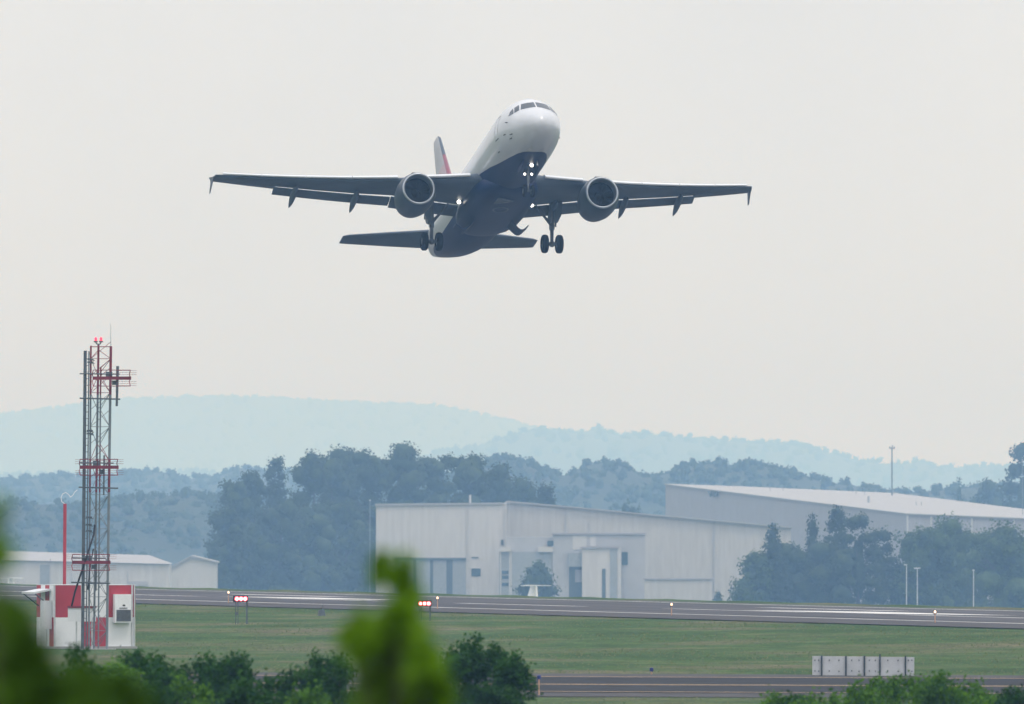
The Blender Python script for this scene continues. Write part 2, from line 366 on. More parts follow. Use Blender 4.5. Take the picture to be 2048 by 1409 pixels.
def pane(corners, m, name, parent, off=.012):   # corners in the front view (x, z), wrapped on the nose
    mb = MB(); K = 6; g = []
    for j in range(K + 1):
        for i in range(K + 1):
            u_, v_ = i / K, j / K
            x = lerp(lerp(corners[0][0], corners[1][0], u_), lerp(corners[3][0], corners[2][0], u_), v_)
            z = lerp(lerp(corners[0][1], corners[1][1], u_), lerp(corners[3][1], corners[2][1], u_), v_)
            g.append(Vector((x * 1.004, surf_y(x, z) - off, z + off * .8)))
    fs = [(j * (K + 1) + i, j * (K + 1) + i + 1, (j + 1) * (K + 1) + i + 1, (j + 1) * (K + 1) + i) for j in range(K) for i in range(K)]
    mb.add(g, fs); return mb.build(name, m, parent, smooth=True)
for s_ in (-1, 1):
    pane([(s_ * .05, .68), (s_ * .94, .58), (s_ * .80, 1.09), (s_ * .05, 1.18)], M['ac_glass'], 'cockpit_window', fus)
    pane([(s_ * 1.02, .55), (s_ * 1.29, .44), (s_ * 1.19, .90), (s_ * .92, 1.06)], M['ac_glass'], 'cockpit_window', fus)
    pane([(s_ * 1.33, .42), (s_ * 1.56, .36), (s_ * 1.43, .68), (s_ * 1.25, .88)], M['ac_glass'], 'cockpit_window', fus)
# small probes, ports and drain masts on the nose skin
for (y, th) in ((2.5, -62), (3.2, -75), (2.7, -98), (2.2, -70), (3.0, 70), (5.5, -58)):
    p = fpt(y, math.radians(th), .0); q = fpt(y + .22, math.radians(th), .07)
    MB().tube(p, q, .035, .02, n=6).build('probe', M['ac_dark'], fus)
mb = MB()                                # forward passenger door outline on the right flank
for (t0, t1) in ((-76, -78), (-118, -120)):
    mb.add([fpt(4.6, math.radians(t0), .006), fpt(5.4, math.radians(t0), .006), fpt(5.4, math.radians(t1), .006), fpt(4.6, math.radians(t1), .006)], [(0, 1, 2, 3)])
for y in (4.6, 5.37):
    mb.add([fpt(y, math.radians(t), .006) for t in range(-118, -76, 6)] + [fpt(y + .03, math.radians(t), .006) for t in range(-82, -124, -6)], [tuple(range(14))])
mb.build('door_seam', M['ac_dark'], fus)
# belly fairing
mb = MB(); rings = []
for (y, w_, zb, zt) in ((10.0, .5, -1.9, -1.6), (10.6, 1.2, -2.14, -1.2), (11.4, 1.75, -2.26, -.95), (12.4, 2.02, -2.34, -.85), (14, 2.1, -2.38, -.8), (17.5, 2.1, -2.38, -.8), (19, 2.0, -2.34, -.9), (20.4, 1.7, -2.24, -1.1), (21.4, 1.1, -2.12, -1.4), (22.0, .4, -1.98, -1.7)):
    zc = (zb + zt) / 2; h_ = (zt - zb) / 2
    rings.append([Vector((w_ * abs(math.cos(t)) ** .75 * (1 if math.cos(t) >= 0 else -1), y, zc + h_ * abs(math.sin(t)) ** .75 * (1 if math.sin(t) >= 0 else -1))) for t in [2 * math.pi * i / 28 for i in range(28)]])
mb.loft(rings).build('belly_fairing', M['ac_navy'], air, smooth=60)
# belly emblem and circular hatch outline
ZB = -2.4
def plate(poly, m, name): return MB().prism([(x, y, ZB) for x, y in poly], (0, 0, .06)).build(name, m, air)
plate([(-.62, 11.55), (.42, 12.2), (-.02, 12.15)], M['ac_mark'], 'belly_emblem')
plate([(-.66, 11.6), (-.10, 12.18), (-.72, 12.9)], M['ac_mark_dim'], 'belly_emblem')
plate([(-.68, 12.95), (-.04, 12.26), (.40, 12.3)], M['ac_mark'], 'belly_emblem')
mb = MB()
for i in range(24):
    a0, a1 = 2 * math.pi * i / 24, 2 * math.pi * (i + 1) / 24
    mb.prism([(.5 * math.cos(t) * k - .05, 14.2 + .62 * math.sin(t) * k, ZB) for t, k in ((a0, 1), (a1, 1), (a1, .82), (a0, .82))], (0, 0, .05))
mb.build('belly_hatch', M['ac_mark_dim'], air)

NACA = [(0, 0), (.0125, .19), (.05, .36), (.12, .47), (.3, .5), (.5, .43), (.7, .28), (.85, .15), (1, .02)]
def airfoil(x, le, te, z, t, tw=0.0, axis='x', camber=.0):
    c = te - le; up = []; lo = []
    for (u, h) in NACA:
        dy = u * c; zz = -dy * math.tan(math.radians(tw)) + camber * c * math.sin(math.pi * u)
        up.append((le + dy, z + zz + h * t * c * 1.05)); lo.append((le + dy, z + zz - h * t * c * .95))
    loop = up + lo[::-1][:-1]
    if axis == 'x': return [Vector((x, y, zz)) for y, zz in loop]
    return [Vector((zz - z, y, x)) for y, zz in loop]
def wz(x): x = abs(x); return -1.02 + .075 * (x - 1.9) + .0038 * max(0, x - 1.9) ** 2
def wle(x): return 11.75 + (abs(x) - 1.9) * .5216
def wte(x):
    x = abs(x); return interp(x, [(1.9, 18.3), (6.3, 18.3), (16.95, 21.15)])
for s_ in (-1, 1):
    secs = []
    for (x, cut, t) in ((1.5, .8, .15), (3, .8, .14), (4.6, .8, .13), (6.3, .8, .12), (8.5, .65, .118), (11, .6, .115), (13.2, .55, .112), (13.24, 0, .11), (15.2, 0, .105), (16.7, 0, .1), (16.95, 0, .06)):
        secs.append([Vector((s_ * p.x, p.y, p.z)) for p in airfoil(x, wle(x), wte(x) - cut, wz(x), t, 2.0 - .12 * x)])
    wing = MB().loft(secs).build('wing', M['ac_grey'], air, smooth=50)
    # slats: drooped light metal leading edge in segments
    for (x0, x1) in ((2.35, 5.0), (6.5, 9.1), (9.14, 11.75), (11.79, 14.3), (14.34, 16.55)):
        rs = []
        for k in range(5):
            x = lerp(x0, x1, k / 4); c = .95 - .028 * x; y0 = wle(x) - .28; z0 = wz(x) + .1 - .004 * x
            prof = [(0, -.07), (-.045, .0), (0, .075), (.25, .2), (.6, .285), (1.0, .31), (.7, .24), (.36, .14), (.2, .02), (.14, -.09)]
            rs.append([Vector((s_ * x, y0 + u * c, z0 + h * c)) for u, h in prof])
        MB().loft(rs).build('slat', M['ac_slat'], wing, smooth=40)
    # flaps lowered for take-off
    for (x0, x1, ch, dz, dy) in ((2.1, 6.3, 1.3, -.07, -.74), (6.33, 13.3, 1.05, -.035, -.52)):
        rs = []
        for k in range(5):
            x = lerp(x0, x1, k / 4); c = ch - (.022 * (x - x0) if ch < 1.2 else 0); y0 = wte(x) + dy
            zt = wz(x) - (wte(x) - .7 - wle(x)) * math.tan(math.radians(2.0 - .12 * x))
            rs.append([Vector((s_ * p.x, p.y, p.z)) for p in airfoil(x, y0, y0 + c, zt + dz, .13, 15)])
        MB().loft(rs).build('flap', M['ac_grey'], wing, smooth=50)
    for x in (3.9, 8.5, 12.15):
        y0 = wte(x) - 2.1; zz = wz(x) - .18; rs = []
        for (u, r) in ((0, .04), (.3, .15), (.9, .22), (1.6, .24), (2.3, .2), (2.9, .11), (3.25, .03)):
            zc = zz - .12 - .03 * u - (.16 * max(0, u - 1.3)) - .07
            rs.append([Vector((s_ * x + r * .75 * math.cos(t), y0 + u, zc + r * 1.25 * math.sin(t))) for t in [2 * math.pi * i / 12 for i in range(12)]])
        MB().loft(rs).build('flap_track_fairing', M['ac_grey'], wing, smooth=60)
    # wingtip fence: an arrow-shaped plate above and below the tip
    zt = wz(16.95); fx = s_ * 16.98
    MB().prism([(fx, 19.9, zt), (fx, 20.6, zt + .12), (fx + s_ * .03, 21.3, zt + .3), (fx + s_ * .03, 21.5, zt + .3), (fx, 21.25, zt + .1), (fx, 21.25, zt - .1), (fx + s_ * .04, 21.5, zt - .7), (fx + s_ * .04, 21.2, zt - .7), (fx, 20.4, zt - .2)], (s_ * .04, 0, 0)).build('wingtip_fence', M['ac_grey'], wing)
    # engine
    c = (s_ * 5.75, 10.9, -2.05); ax = (0, 1, -.02)
    eng = MB().lathe(c, ax, [(.1, 1.02), (.3, 1.1), (.8, 1.19), (1.5, 1.22), (2.3, 1.16), (3.0, 1.02), (3.35, .93), (3.3, .86), (2.4, .9), (1.6, .9)], 40).build('engine', M['ac_nac'], air, smooth=50)
    MB().lathe(c, ax, [(.75, .86), (.35, .84), (.14, .86), (.03, .905), (0, .945), (.03, .99), (.1, 1.02)], 40).build('inlet_lip', M['ac_lip'], eng, smooth='all')
    MB().lathe(c, ax, [(.75, .86), (1.15, .87), (1.2, .3), (.85, .12), (.72, .01)], 40).build('fan', M['ac_dark'], eng, smooth=40)
    mb = MB()
    for k in range(24):
        a_ = 2 * math.pi * k / 24; d = Vector((math.cos(a_), 0, math.sin(a_))); d2 = Vector((math.cos(a_ + .2), 0, math.sin(a_ + .2))); o_ = Vector(c)
        mb.add([o_ + d * .28 + Vector((0, 1.0, 0)), o_ + d * .84 + Vector((0, 1.0, 0)), o_ + d2 * .84 + Vector((0, 1.14, 0)), o_ + d2 * .28 + Vector((0, 1.14, 0))], [(0, 1, 2, 3)])
    mb.build('fan_blades', M['ac_blade'], eng, fixn=False)
    MB().lathe(c, ax, [(2.6, .62), (3.4, .6), (4.2, .45), (4.5, .4), (4.45, .3), (5.1, .05)], 24).build('exhaust_cone', M['ac_dark'], eng, smooth=50)
    mb = MB(); rs = []
    for (y, z0, z1, w_) in ((11.5, -1.02, -.9, .04), (12.4, -1.0, -.62, .18), (13.6, -1.05, -.55, .22), (15.0, -1.3, -.62, .2), (16.5, -1.05, -.75, .05)):
        rs.append([Vector((s_ * 5.75 - w_, y, z0)), Vector((s_ * 5.75 + w_, y, z0)), Vector((s_ * 5.75 + w_ * .7, y, z1)), Vector((s_ * 5.75 - w_ * .7, y, z1))])
    mb.loft(rs).build('pylon', M['ac_nac'], eng, smooth=30)
    # tailplane
    secs = []
    for (x, le, te, t) in ((.5, 31.2, 35.2, .11), (3.3, 33.05, 36.05, .1), (5.9, 34.85, 36.75, .095), (6.22, 35.2, 36.8, .05)):
        secs.append([Vector((s_ * p.x, p.y, p.z)) for p in airfoil(x, le, te, .92 + .105 * (x - .5), t, 1.5)])
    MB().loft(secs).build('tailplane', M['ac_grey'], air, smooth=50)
    # main landing gear
    gx, gy, ga = s_ * 3.795, 17.71, -3.55
    mb = MB().tube((gx, 17.4, -1.0), (gx, 17.66, -2.45), .16, n=12).tube((gx, 17.66, -2.45), (gx, gy, ga), .105, n=12)
    mb.tube((gx - .5, gy, ga), (gx + .5, gy, ga), .1, n=10).ball((gx, gy, ga), .2)
    mb.tube((gx, 17.3, -2.3), (gx, 17.25, -2.9), .04).tube((gx, 17.25, -2.9), (gx, gy - .1, ga + .1), .05)
    mb.tube((gx, 17.85, -1.6), (gx, 17.95, -2.9), .03).tube((gx - .14, 17.6, -2.5), (gx + .14, 17.6, -2.5), .2, n=10)
    gear = mb.build('main_gear', M['ac_steel'], air, smooth=40)
    mb = MB().tube((gx, 17.62, -2.45), (s_ * 2.75, 17.3, -1.2), .075, n=8).tube((gx - s_ * .05, 17.62, -2.2), (s_ * 3.2, 17.35, -1.75), .045, n=8)
    mb.build('side_brace', M['ac_steel'], gear, smooth=40)
    mb = MB().prism([(gx + s_ * .2, 17.0, -.95), (gx + s_ * .2, 18.2, -.95), (gx + s_ * .26, 18.15, -1.9), (gx + s_ * .24, 17.9, -2.35), (gx + s_ * .2, 17.4, -2.55), (gx + s_ * .16, 17.2, -2.0)], (s_ * .05, 0, 0))
    mb.prism([(gx + s_ * .12, 17.05, -.95), (gx + s_ * .62, 17.1, -.92), (gx + s_ * .6, 17.15, -1.7), (gx + s_ * .34, 17.2, -2.25), (gx + s_ * .12, 17.2, -2.45)], (0, .05, 0))
    mb.build('gear_door', M['ac_grey'], gear)
    for k in (-.46, .46):
        wl = MB().lathe((gx + k - .205, gy, ga), (1, 0, 0), [(.02, .3), (0, .44), (.04, .53), (.12, .578), (.29, .578), (.37, .53), (.41, .44), (.39, .3)], 28).build('wheel', M['tyre'], gear, smooth=40)
        MB().lathe((gx + k - .205, gy, ga), (1, 0, 0), [(.05, .02), (.08, .3), (.33, .3), (.32, .02)], 20).build('wheel', M['ac_steel'], gear, smooth=40)
    # open inner gear door, a curved panel below the belly
    rs = []
    for k in range(9):
        t = k / 8; x = 1.15 + 1.15 * t; z = -2.3 - .62 * math.sin(min(1, t * 1.15) * math.pi * .62) + .95 * max(0, t - .45) ** 1.5
        rs.append([Vector((s_ * x, 16.9 + .5 * t, z)), Vector((s_ * x, 18.6 - .25 * t, z)), Vector((s_ * x, 18.6 - .25 * t, z + .06)), Vector((s_ * x, 16.9 + .5 * t, z + .06))])
    MB().loft(rs).build('belly_gear_door', M['ac_navy'], air, smooth=40)
# fin: leading edge navy, painted glare pales the upper part and low red field
rings = []; zl = [1.9, 2.6, 3.3, 4.0, 4.8, 5.6, 6.4, 7.2, 7.9, 8.15]
for z in zl:
    t = (z - 1.9) / 6.25; le = lerp(28.7, 34.7, t); te = lerp(35.0, 36.75, t) - (0 if z < 8.1 else .1)
    rings.append(airfoil(z, le + (.35 if z > 8.1 else 0), te, 0, .1 if z < 8.1 else .05, axis='z'))
mb = MB(); n = len(rings[0]); vs_ = [p for r in rings for p in r]; fs = []; ms = []
for j in range(len(rings) - 1):
    for i in range(n):
        fs.append((j * n + i, j * n + (i + 1) % n, (j + 1) * n + (i + 1) % n, (j + 1) * n + i))
        k = min(i, n - 1 - i)            # chordwise cell from the leading edge
        zc = (zl[j] + zl[j + 1]) / 2
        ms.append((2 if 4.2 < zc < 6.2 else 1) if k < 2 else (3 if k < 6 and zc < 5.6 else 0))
fs += [tuple(range(n)), tuple((len(rings) - 1) * n + i for i in range(n))]; ms += [0, 0]
mb.v = [tuple(p) for p in vs_]; mb.f = fs; mb.m = ms
mb.build('fin', [M['ac_fin_glare'], M['ac_grey'], M['ac_red'], M['ac_red_glare']], air, smooth=50)
# nose gear
mb = MB().tube((0, 4.9, -1.9), (0, 5.05, -3.1), .085, n=12).tube((0, 5.05, -3.1), (0, 5.07, -3.72), .06, n=12).tube((-.3, 5.07, -3.72), (.3, 5.07, -3.72), .06)
mb.tube((0, 5.0, -2.8), (0, 6.3, -2.0), .05).tube((0, 5.25, -3.15), (0, 5.3, -3.5), .03)
ng = mb.build('nose_gear', M['ac_steel'], air, smooth=40)
for k in (-.25, .25):
    MB().lathe((k - .11, 5.07, -3.72), (1, 0, 0), [(.01, .18), (0, .29), (.03, .35), (.07, .378), (.15, .378), (.19, .35), (.22, .29), (.21, .18)], 24).build('wheel', M['tyre'], ng, smooth=40)
    MB().lathe((k - .11, 5.07, -3.72), (1, 0, 0), [(.03, .01), (.02, .18), (.2, .18), (.19, .01)], 18).build('wheel', M['ac_steel'], ng, smooth=40)
MB().prism([(-.42, 4.0, -2.0), (-.45, 5.6, -2.0), (-.55, 5.5, -2.5), (-.52, 4.2, -2.5)], (-.03, 0, 0)).prism([(.42, 4.0, -2.0), (.45, 5.6, -2.0), (.55, 5.5, -2.5), (.52, 4.2, -2.5)], (.03, 0, 0)).build('gear_door', M['ac_navy'], ng)
for (x, y, z, r) in ((.2, 4.8, -2.12, .115), (-.23, 4.92, -2.66, .075), (.21, 4.92, -2.66, .075)):
    lt = MB().lathe((x, y + .14, z), (0, -1, 0), [(0, .03), (.06, r * 1.05), (.13, r * 1.1), (.13, r)], 18).build('headlight', M['ac_steel'], ng, smooth=40)
    MB().lathe((x, y + .14, z), (0, -1, 0), [(.12, r), (.15, r * .7), (.165, .005)], 18).build('lamp_lens', M['lamp'], lt, smooth='all')
for (x, y, z, r) in ((-2.3, 16.1, -1.42, .125), (-1.84, 15.6, -1.5, .075), (2.26, 16.1, -1.52, .125)):
    lt = MB().lathe((x, y + .12, z), (0, -1, 0), [(0, .03), (.05, r * 1.02), (.12, r * 1.08), (.12, r)], 18).build('landing_light', M['ac_steel'], air, smooth=40)
    MB().lathe((x, y + .12, z), (0, -1, 0), [(.11, r), (.14, r * .7), (.155, .005)], 18).build('lamp_lens', M['lamp'], lt, smooth='all')

# ------------------------------------------------------------------ glide-slope mast, shelter and their fittings
M['mast_white'] = mat('mast_white_paint', (.55, .57, .58), .5, var=.15, scale=3)
M['mast_red'] = mat('mast_red_paint', (.2, .016, .03), .5, var=.18, scale=3)
M['mast_shaded_white'] = mat('mast_shaded_white_paint', (.17, .2, .22), .5, var=.2, scale=3)  # white mast paint with backlit shade in its colour; thin poles reuse it
M['galv'] = mat('galvanised_steel', (.1, .12, .135), .5, metal=.4, var=.2, scale=4)
M['black_cable'] = mat('black_cable', (.015, .015, .018), .6, var=.2)
M['redlamp'] = mat('red_obstruction_lamp', (.6, .05, .08), .3, var=0, emit=(1, .06, .12), estr=1.2)
M['sh_white'] = mat('shelter_white_paint', (.8, .82, .84), .55, var=.06, scale=1.2, bump=.02)
M['sh_red'] = mat('shelter_red_paint', (.4, .032, .05), .55, var=.1, scale=1.2, bump=.02)
M['grille'] = mat('grey_grille', (.14, .15, .16), .6, var=.2, scale=6)
M['metal_roof'] = mat('pale_sheet_roof', (.62, .64, .66), .5, var=.08, scale=.6)
M['concrete'] = mat('concrete', (.34, .34, .33), .9, var=.15, scale=1.0, bump=.05)
TD = 827.0; S = TD / F
def T(px, py, dy=0.0): return Vector(((px - 192) * S, dy, (1298 - py) * S))
tz = PZ(1298, TD)
mast = empty('antenna_mast', 'slim lattice mast with three red tiers of aerials and two red lamps on top', 'antenna mast', (PX(192, TD), TD, tz - .0))
base_z = gz(PX(192, TD), TD) - tz
# three tapering legs, painted in bands
BANDS = [(1302, 1170, 1), (1170, 985, 1), (985, 920, 0), (920, 790, 1), (790, 690, 0)]
legs = [((178, 1300), (182, 692), -.25), ((214, 1300), (222, 693), -.25), ((187, 1300), (196.5, 690), .5), ((196, 1300), (201, 735), .5)]
def legpt(k, py):
    (x0, y0), (x1, y1), dy = legs[k]; t = (y0 - py) / (y0 - y1); return T(lerp(x0, x1, t), py, dy)
for k, r in ((0, .042), (1, .06), (2, .05), (3, .035)):
    mb = MB(); top = legs[k][1][1]
    for (a0, a1, c_) in BANDS:
        if a1 < top: a1 = top
        if a0 > top: mb.tube(legpt(k, a0), legpt(k, a1), r, n=8, mi=c_)
    mb.build('leg', [M['mast_red'], M['mast_shaded_white']], mast, smooth=40)
mb = MB(); py = 1296.0; fl = 0
while py > 715:
    p2 = py - 34
    c_ = 0 if (920 < py < 985 or py < 790) else 1
    for (i, j) in ((1, 2), (0, 2), (1, 3)):
        a_, b_ = (i, j) if fl else (j, i)
        mb.tube(legpt(a_, py), legpt(b_, max(p2, 736 if 3 in (i, j) else 700)), .014, n=5, mi=c_)
    for (i, j) in ((0, 1),):
        mb.tube(legpt(i, py), legpt(j, p2), .012, n=5, mi=c_)
    if fl: mb.tube(legpt(1, py), legpt(0, py), .013, n=5, mi=c_); mb.tube(legpt(1, py), legpt(2, py), .012, n=5, mi=c_)
    py = p2; fl = 1 - fl
mb.tube(legpt(0, 694), legpt(1, 694), .02, n=5); mb.build('bracing', [M['mast_red'], M['mast_shaded_white']], mast)
# cable trunk and ladder
mb = MB().tube(T(165.5, 1300, -.5), T(171, 702, -.5), .075, n=10); mb.build('cable_trunk', M['galv'], mast, smooth=40)
mb = MB().tube(T(173, 1300, -.5), T(178.5, 703, -.5), .03, n=6)
for k in range(44):
    py = 1290 - k * 13.3; t = (1300 - py) / 598.0; mb.tube(T(165.5 + 5.5 * t, py, -.5), T(173 + 5.5 * t, py, -.5), .014, n=5)
mb.build('ladder', M['galv'], mast)
for py in (719, 725, 862, 868, 1035, 1050, 1062, 1165):
    t = (1300 - py) / 598.0; x = 170 + 5.5 * t
    MB().box(T(x + 6, py, -.45), (.28, .12, .07)).tube(T(x + 2, py, -.45), T(x + 14, py + 3, -.3), .02, n=5).build('bracket', M['galv'], mast)
for (xa, xb, py, ex0, ex1) in ((186, 263, 757, 204, 274), (160, 238, 935, 151, 248), (145, 222, 1125, 134, 234)):
    an = MB().box(T((xa + xb) / 2, py, -.75), ((xb - xa) * S, .12, .15)).build('aerial', M['mast_red'], mast)
    mb = MB()                                   # bent dipole frames at the ends and the middle
    for x in (xa + 1, (xa + xb) / 2 - 2, xb - 2):
        for sg in (-1, 1):
            mb.path([T(x, py + sg * 2, -.78), T(x - 1.5, py + sg * 7, -1.0), T(x + .8, py + sg * 16, -1.25)], .02, n=5)
    for sg in (-1, 1):
        mb.tube(T(xa + 2, py + sg * 16, -1.25), T(xb - 1, py + sg * 16, -1.25), .016, n=5)
    mb.build('dipole_frame', M['mast_red'], an)
    for x0, x1 in ((ex0, xa + 16), (xb - 30, ex1)):
        for sg in (-1, 1):
            for q in (7, 11, 15): MB().tube(T(x0, py + sg * q, -.9), T(x1, py + sg * q, -.9), .009, n=4).build('element_rod', M['mast_red'], an)
    mb = MB().tube(T((xa + xb) / 2 + 10, py - 24, -.65), T((xa + xb) / 2 + 9, py + 56, -.65), .04, n=6)
    if py < 800: mb.tube(T(236.5, 733, -.65), T(234, 813, -.65), .055, n=6)
    mb.box(T((xa + xb) / 2 - 6, py - 8, -.5), (.3, .2, .22)).box(T((xa + xb) / 2 + 4, py + 9, -.5), (.18, .2, .2))
    mb.build('support_post', M['galv'], an)
    MB().tube(T(xa - 2 if py > 800 else 160, py + 40, -.6), T(xb - 1 if py > 800 else 241, py + 42, -.6), .035, n=6).build('cross_arm', M['galv'], an)
    mb = MB().tube(T((xa if py > 800 else 160), py - 9, -.6), T(xb - 10 if py > 800 else 240, py - 8, -.6), .03, n=6)
    mb.build('cross_arm', M['galv'], an)
bl = MB().path([T(196.5, 694, .5), T(196.5, 688, .5)], .03).path([T(191, 683, .5), T(191.5, 686.5, .5), T(194, 688.5, .5), T(196.5, 689, .5), T(199, 688.5, .5), T(201, 686.5, .5), T(201.5, 683, .5)], .03).build('obstruction_light', M['galv'], mast)
for x in (191, 201.5):
    MB().lathe(T(x, 685, .5), (0, 0, 1), [(0, .09), (.06, .09), (.07, .07)], 14).build('lamp_base', M['galv'], bl)
    MB().lathe(T(x, 683.4, .5), (0, 0, 1), [(0, .06), (.13, .066), (.18, .05), (.21, .005)], 14).build('lamp', M['redlamp'], bl, smooth=50)
MB().tube(T(222, 694, -.25), T(221.6, 648, -.25), .012, .006, n=5).build('lightning_rod', M['galv'], mast)
mb = MB()
pts = [T(190, 1050, -.4), T(188, 1070, -.5), T(181, 1092, -.7), T(172, 1120, -.8), T(160, 1155, -.6), T(150, 1185, -.2), T(143, 1212, .6)]
mb.path(pts, .045, n=6).path([T(187, 1098, -.4), T(180, 1140, -.5), T(176, 1180, -.4)], .03, n=6)
mb.build('cable', M['black_cable'], mast)
MB().box(T(196, 1302, 0), (1.6, 1.6, .18)).build('footing', M['concrete'], mast)

SD = 830.5; SS = SD / F; rzs = math.radians(17)
sx, sy = PX(170.5, SD), SD + 1.3; sz = gz(sx, sy) - .02
SW, SDp, SH = 3.86, 2.9, PZ(1170, SD) - gz(sx, sy)
shel = empty('equipment_shelter', 'small red and white chequered equipment hut standing behind the lattice mast', 'equipment hut', (sx, sy, sz), rzs)
def chequer():
    mb = MB(); z0, zm, z1 = .14, SH * .5, SH
    xs_ = [-SW / 2, -SW / 2 + SW * .335, -SW / 2 + SW * .665, SW / 2]; yl = [-SDp / 2 + SDp * i / 4 for i in range(5)]
    for r_, (za, zb) in enumerate(((z0, zm), (zm, z1))):
        for i in range(3):
            for sd, y in ((0, -SDp / 2), (1, SDp / 2)):
                mb.add([(xs_[i], y, za), (xs_[i + 1], y, za), (xs_[i + 1], y, zb), (xs_[i], y, zb)], [(0, 1, 2, 3)], (i + r_) % 2)
        for i in range(4):
            for x in (-SW / 2, SW / 2):
                mb.add([(x, yl[i], za), (x, yl[i + 1], za), (x, yl[i + 1], zb), (x, yl[i], zb)], [(0, 1, 2, 3)], (i + r_ + 1) % 2)
    mb.add([(-SW / 2, -SDp / 2, z1), (SW / 2, -SDp / 2, z1), (SW / 2, SDp / 2, z1), (-SW / 2, SDp / 2, z1)], [(0, 1, 2, 3)], 0)
    return mb
mb = chequer(); mb.build('wall', [M['sh_white'], M['sh_red']], shel, fixn=False)
MB().box((0, 0, SH + .012), (SW + .02, SDp + .02, .022)).build('roof', M['metal_roof'], shel)
MB().box((0, 0, .07), (SW + .16, SDp + .16, .14)).build('plinth', M['concrete'], shel)
fy = -SDp / 2
def sxp(px): return (px - 189) * SS / math.cos(rzs) + .0
def szp(py): return PZ(py, SD) - sz
ac = MB().box((sxp(242), fy - .17, (szp(1189) + szp(1246)) / 2), (.78, .34, szp(1189) - szp(1246))).build('air_conditioner', M['sh_white'], shel)
mb = MB().box((sxp(243), fy - .345, szp(1231.5)), (.68, .03, .52))
for k in range(12): mb.box((sxp(243), fy - .368, szp(1231.5) - .24 + k * .044), (.66, .02, .014))
mb.build('grille', M['grille'], ac)
MB().box((sxp(243.5), fy - .35, szp(1211)), (.11, .03, .06)).build('control_panel', M['black_cable'], ac)
mb = MB()
for k in range(7): mb.box((sxp(235.5) + k * .055, fy - .35, szp(1217)), (.03, .025, .07))
mb.build('vent_slots', M['grille'], ac)
for cx_, r_ in ((SW / 2 - .16, .035), (SW / 2 - .05, .03), (-SW / 2 + .03, .04)): MB().tube((cx_, fy - .045, .1), (cx_, fy - .045, SH), r_, n=8).build('conduit', M['mast_white'], shel, smooth=40)
# awning over the side door
dr = MB().box((-SW / 2 - .02, .15, 1.15), (.05, 1.0, 2.0)).build('door', M['metal_roof'], shel)
MB().box((-SW / 2 - .05, -.2, 1.15), (.03, .05, .12)).build('handle', M['black_cable'], dr)
aw = MB().prism([(-SW / 2, -1.0, SH - .25), (-SW / 2, 1.1, SH - .25), (-SW / 2 - .8, 1.1, SH - .4), (-SW / 2 - .8, -1.0, SH - .4)], (0, 0, .09)).build('awning', M['metal_roof'], shel)
for yy in (-.95, 1.05): MB().tube((-SW / 2 - .75, yy, SH - .38), (-SW / 2 - .02, yy, SH - .95), .03).build('awning_strut', M['galv'], aw)
MB().box((-SW / 2 - .22, -.95, SH - 1.35), (.4, .55, 1.3)).build('side_cabinet', M['metal_roof'], shel)

# white cabinet on posts just in front of the hut
cd = 828.4; cz = gz(PX(163, cd), cd); sc_ = cd / F
cabi = empty('junction_cabinet', 'white steel junction cabinet on thin posts in front of the chequered hut', 'cabinet', (PX(164, cd), cd, cz))
mb = MB().box((0, 0, PZ(1230, cd) - cz), (56 * sc_, .3, 27 * sc_)); mb.build('cabinet_body', M['sh_white'], cabi)
MB().box((0, -.01, PZ(1214.5, cd) - cz), (58 * sc_, .36, .09)).build('cabinet_lid', M['mast_red'], cabi)
mb = MB().tube((-.25, 0, -.05), (-.25, 0, PZ(1243, cd) - cz), .035).tube((.45, .05, -.05), (.45, .05, PZ(1243, cd) - cz), .035); mb.build('post', M['mast_white'], cabi)
# red steel pole with a loop of white wire
pd = 834.0; pz = gz(PX(129, pd), pd); sc_ = pd / F
pole = empty('red_pole', 'tall plain red pole behind the hut with a white wire loop on top', 'pole', (PX(129.5, pd), pd, pz))
MB().tube((-.03, 0, -.2), (.01, 0, PZ(1008, pd) - pz), .078, n=14).build('post', M['sh_red'], pole, smooth=40)
pt = PZ(1008, pd) - pz
MB().path([(0, 0, pt), (-.14, 0, pt + .1), (-.17, 0, pt + .28), (-.1, 0, pt + .45), (.05, 0, pt + .52), (.18, 0, pt + .42), (.26, 0, pt + .3), (.38, 0, pt + .4), (.47, 0, pt + .55), (.58, 0, pt + .64)], .016, n=6).build('wire_loop', M['sh_white'], pole)

# ------------------------------------------------------------------ approach-path lamp units
M['papi_red'] = mat('red_lamp_lens', (.8, .05, .05), .3, var=0, emit=(1, .10, .13), estr=5.0)
M['papi_core'] = mat('red_lamp_core', (1, .6, .6), .3, var=0, emit=(1, .62, .6), estr=7.0)
def lamp_unit(px, py, D):
    x = PX(px, D); z0 = gz(x, D); zc = PZ(py, D); s_ = D / F
    r = empty('path_lamp_unit', None, 'runway lamp', (x, D, z0), 0, 'red lamp units beside the runway')
    MB().box((0, .35, zc - z0), (30 * s_, .75, 13 * s_)).build('housing', M['black_cable'], r)
    for k in (-1, 0, 1):
        lp = MB().lathe((k * 8.2 * s_ + .03, -.03, zc - z0), (0, -1, 0), [(0, .115), (.03, .11), (.05, .06), (.055, .005)], 16).build('lamp', M['papi_red'], r, smooth='all')
        MB().lathe((k * 8.2 * s_ + .03, -.085, zc - z0), (0, -1, 0), [(0, .07), (.012, .05), (.018, .005)], 12).build('lamp_core', M['papi_core'], lp, smooth='all')
    for (dx, dy) in ((-.25, .05), (-.14, .65), (.3, .1), (.34, .65)):
        MB().tube((dx, dy, -.05), (dx, dy, zc - z0 - .1), .022, n=6).build('leg', M['galv'], r)
    MB().box((-.2, .1, .55), (.14, .2, .14)).build('junction_box', M['galv'], r)
    return r
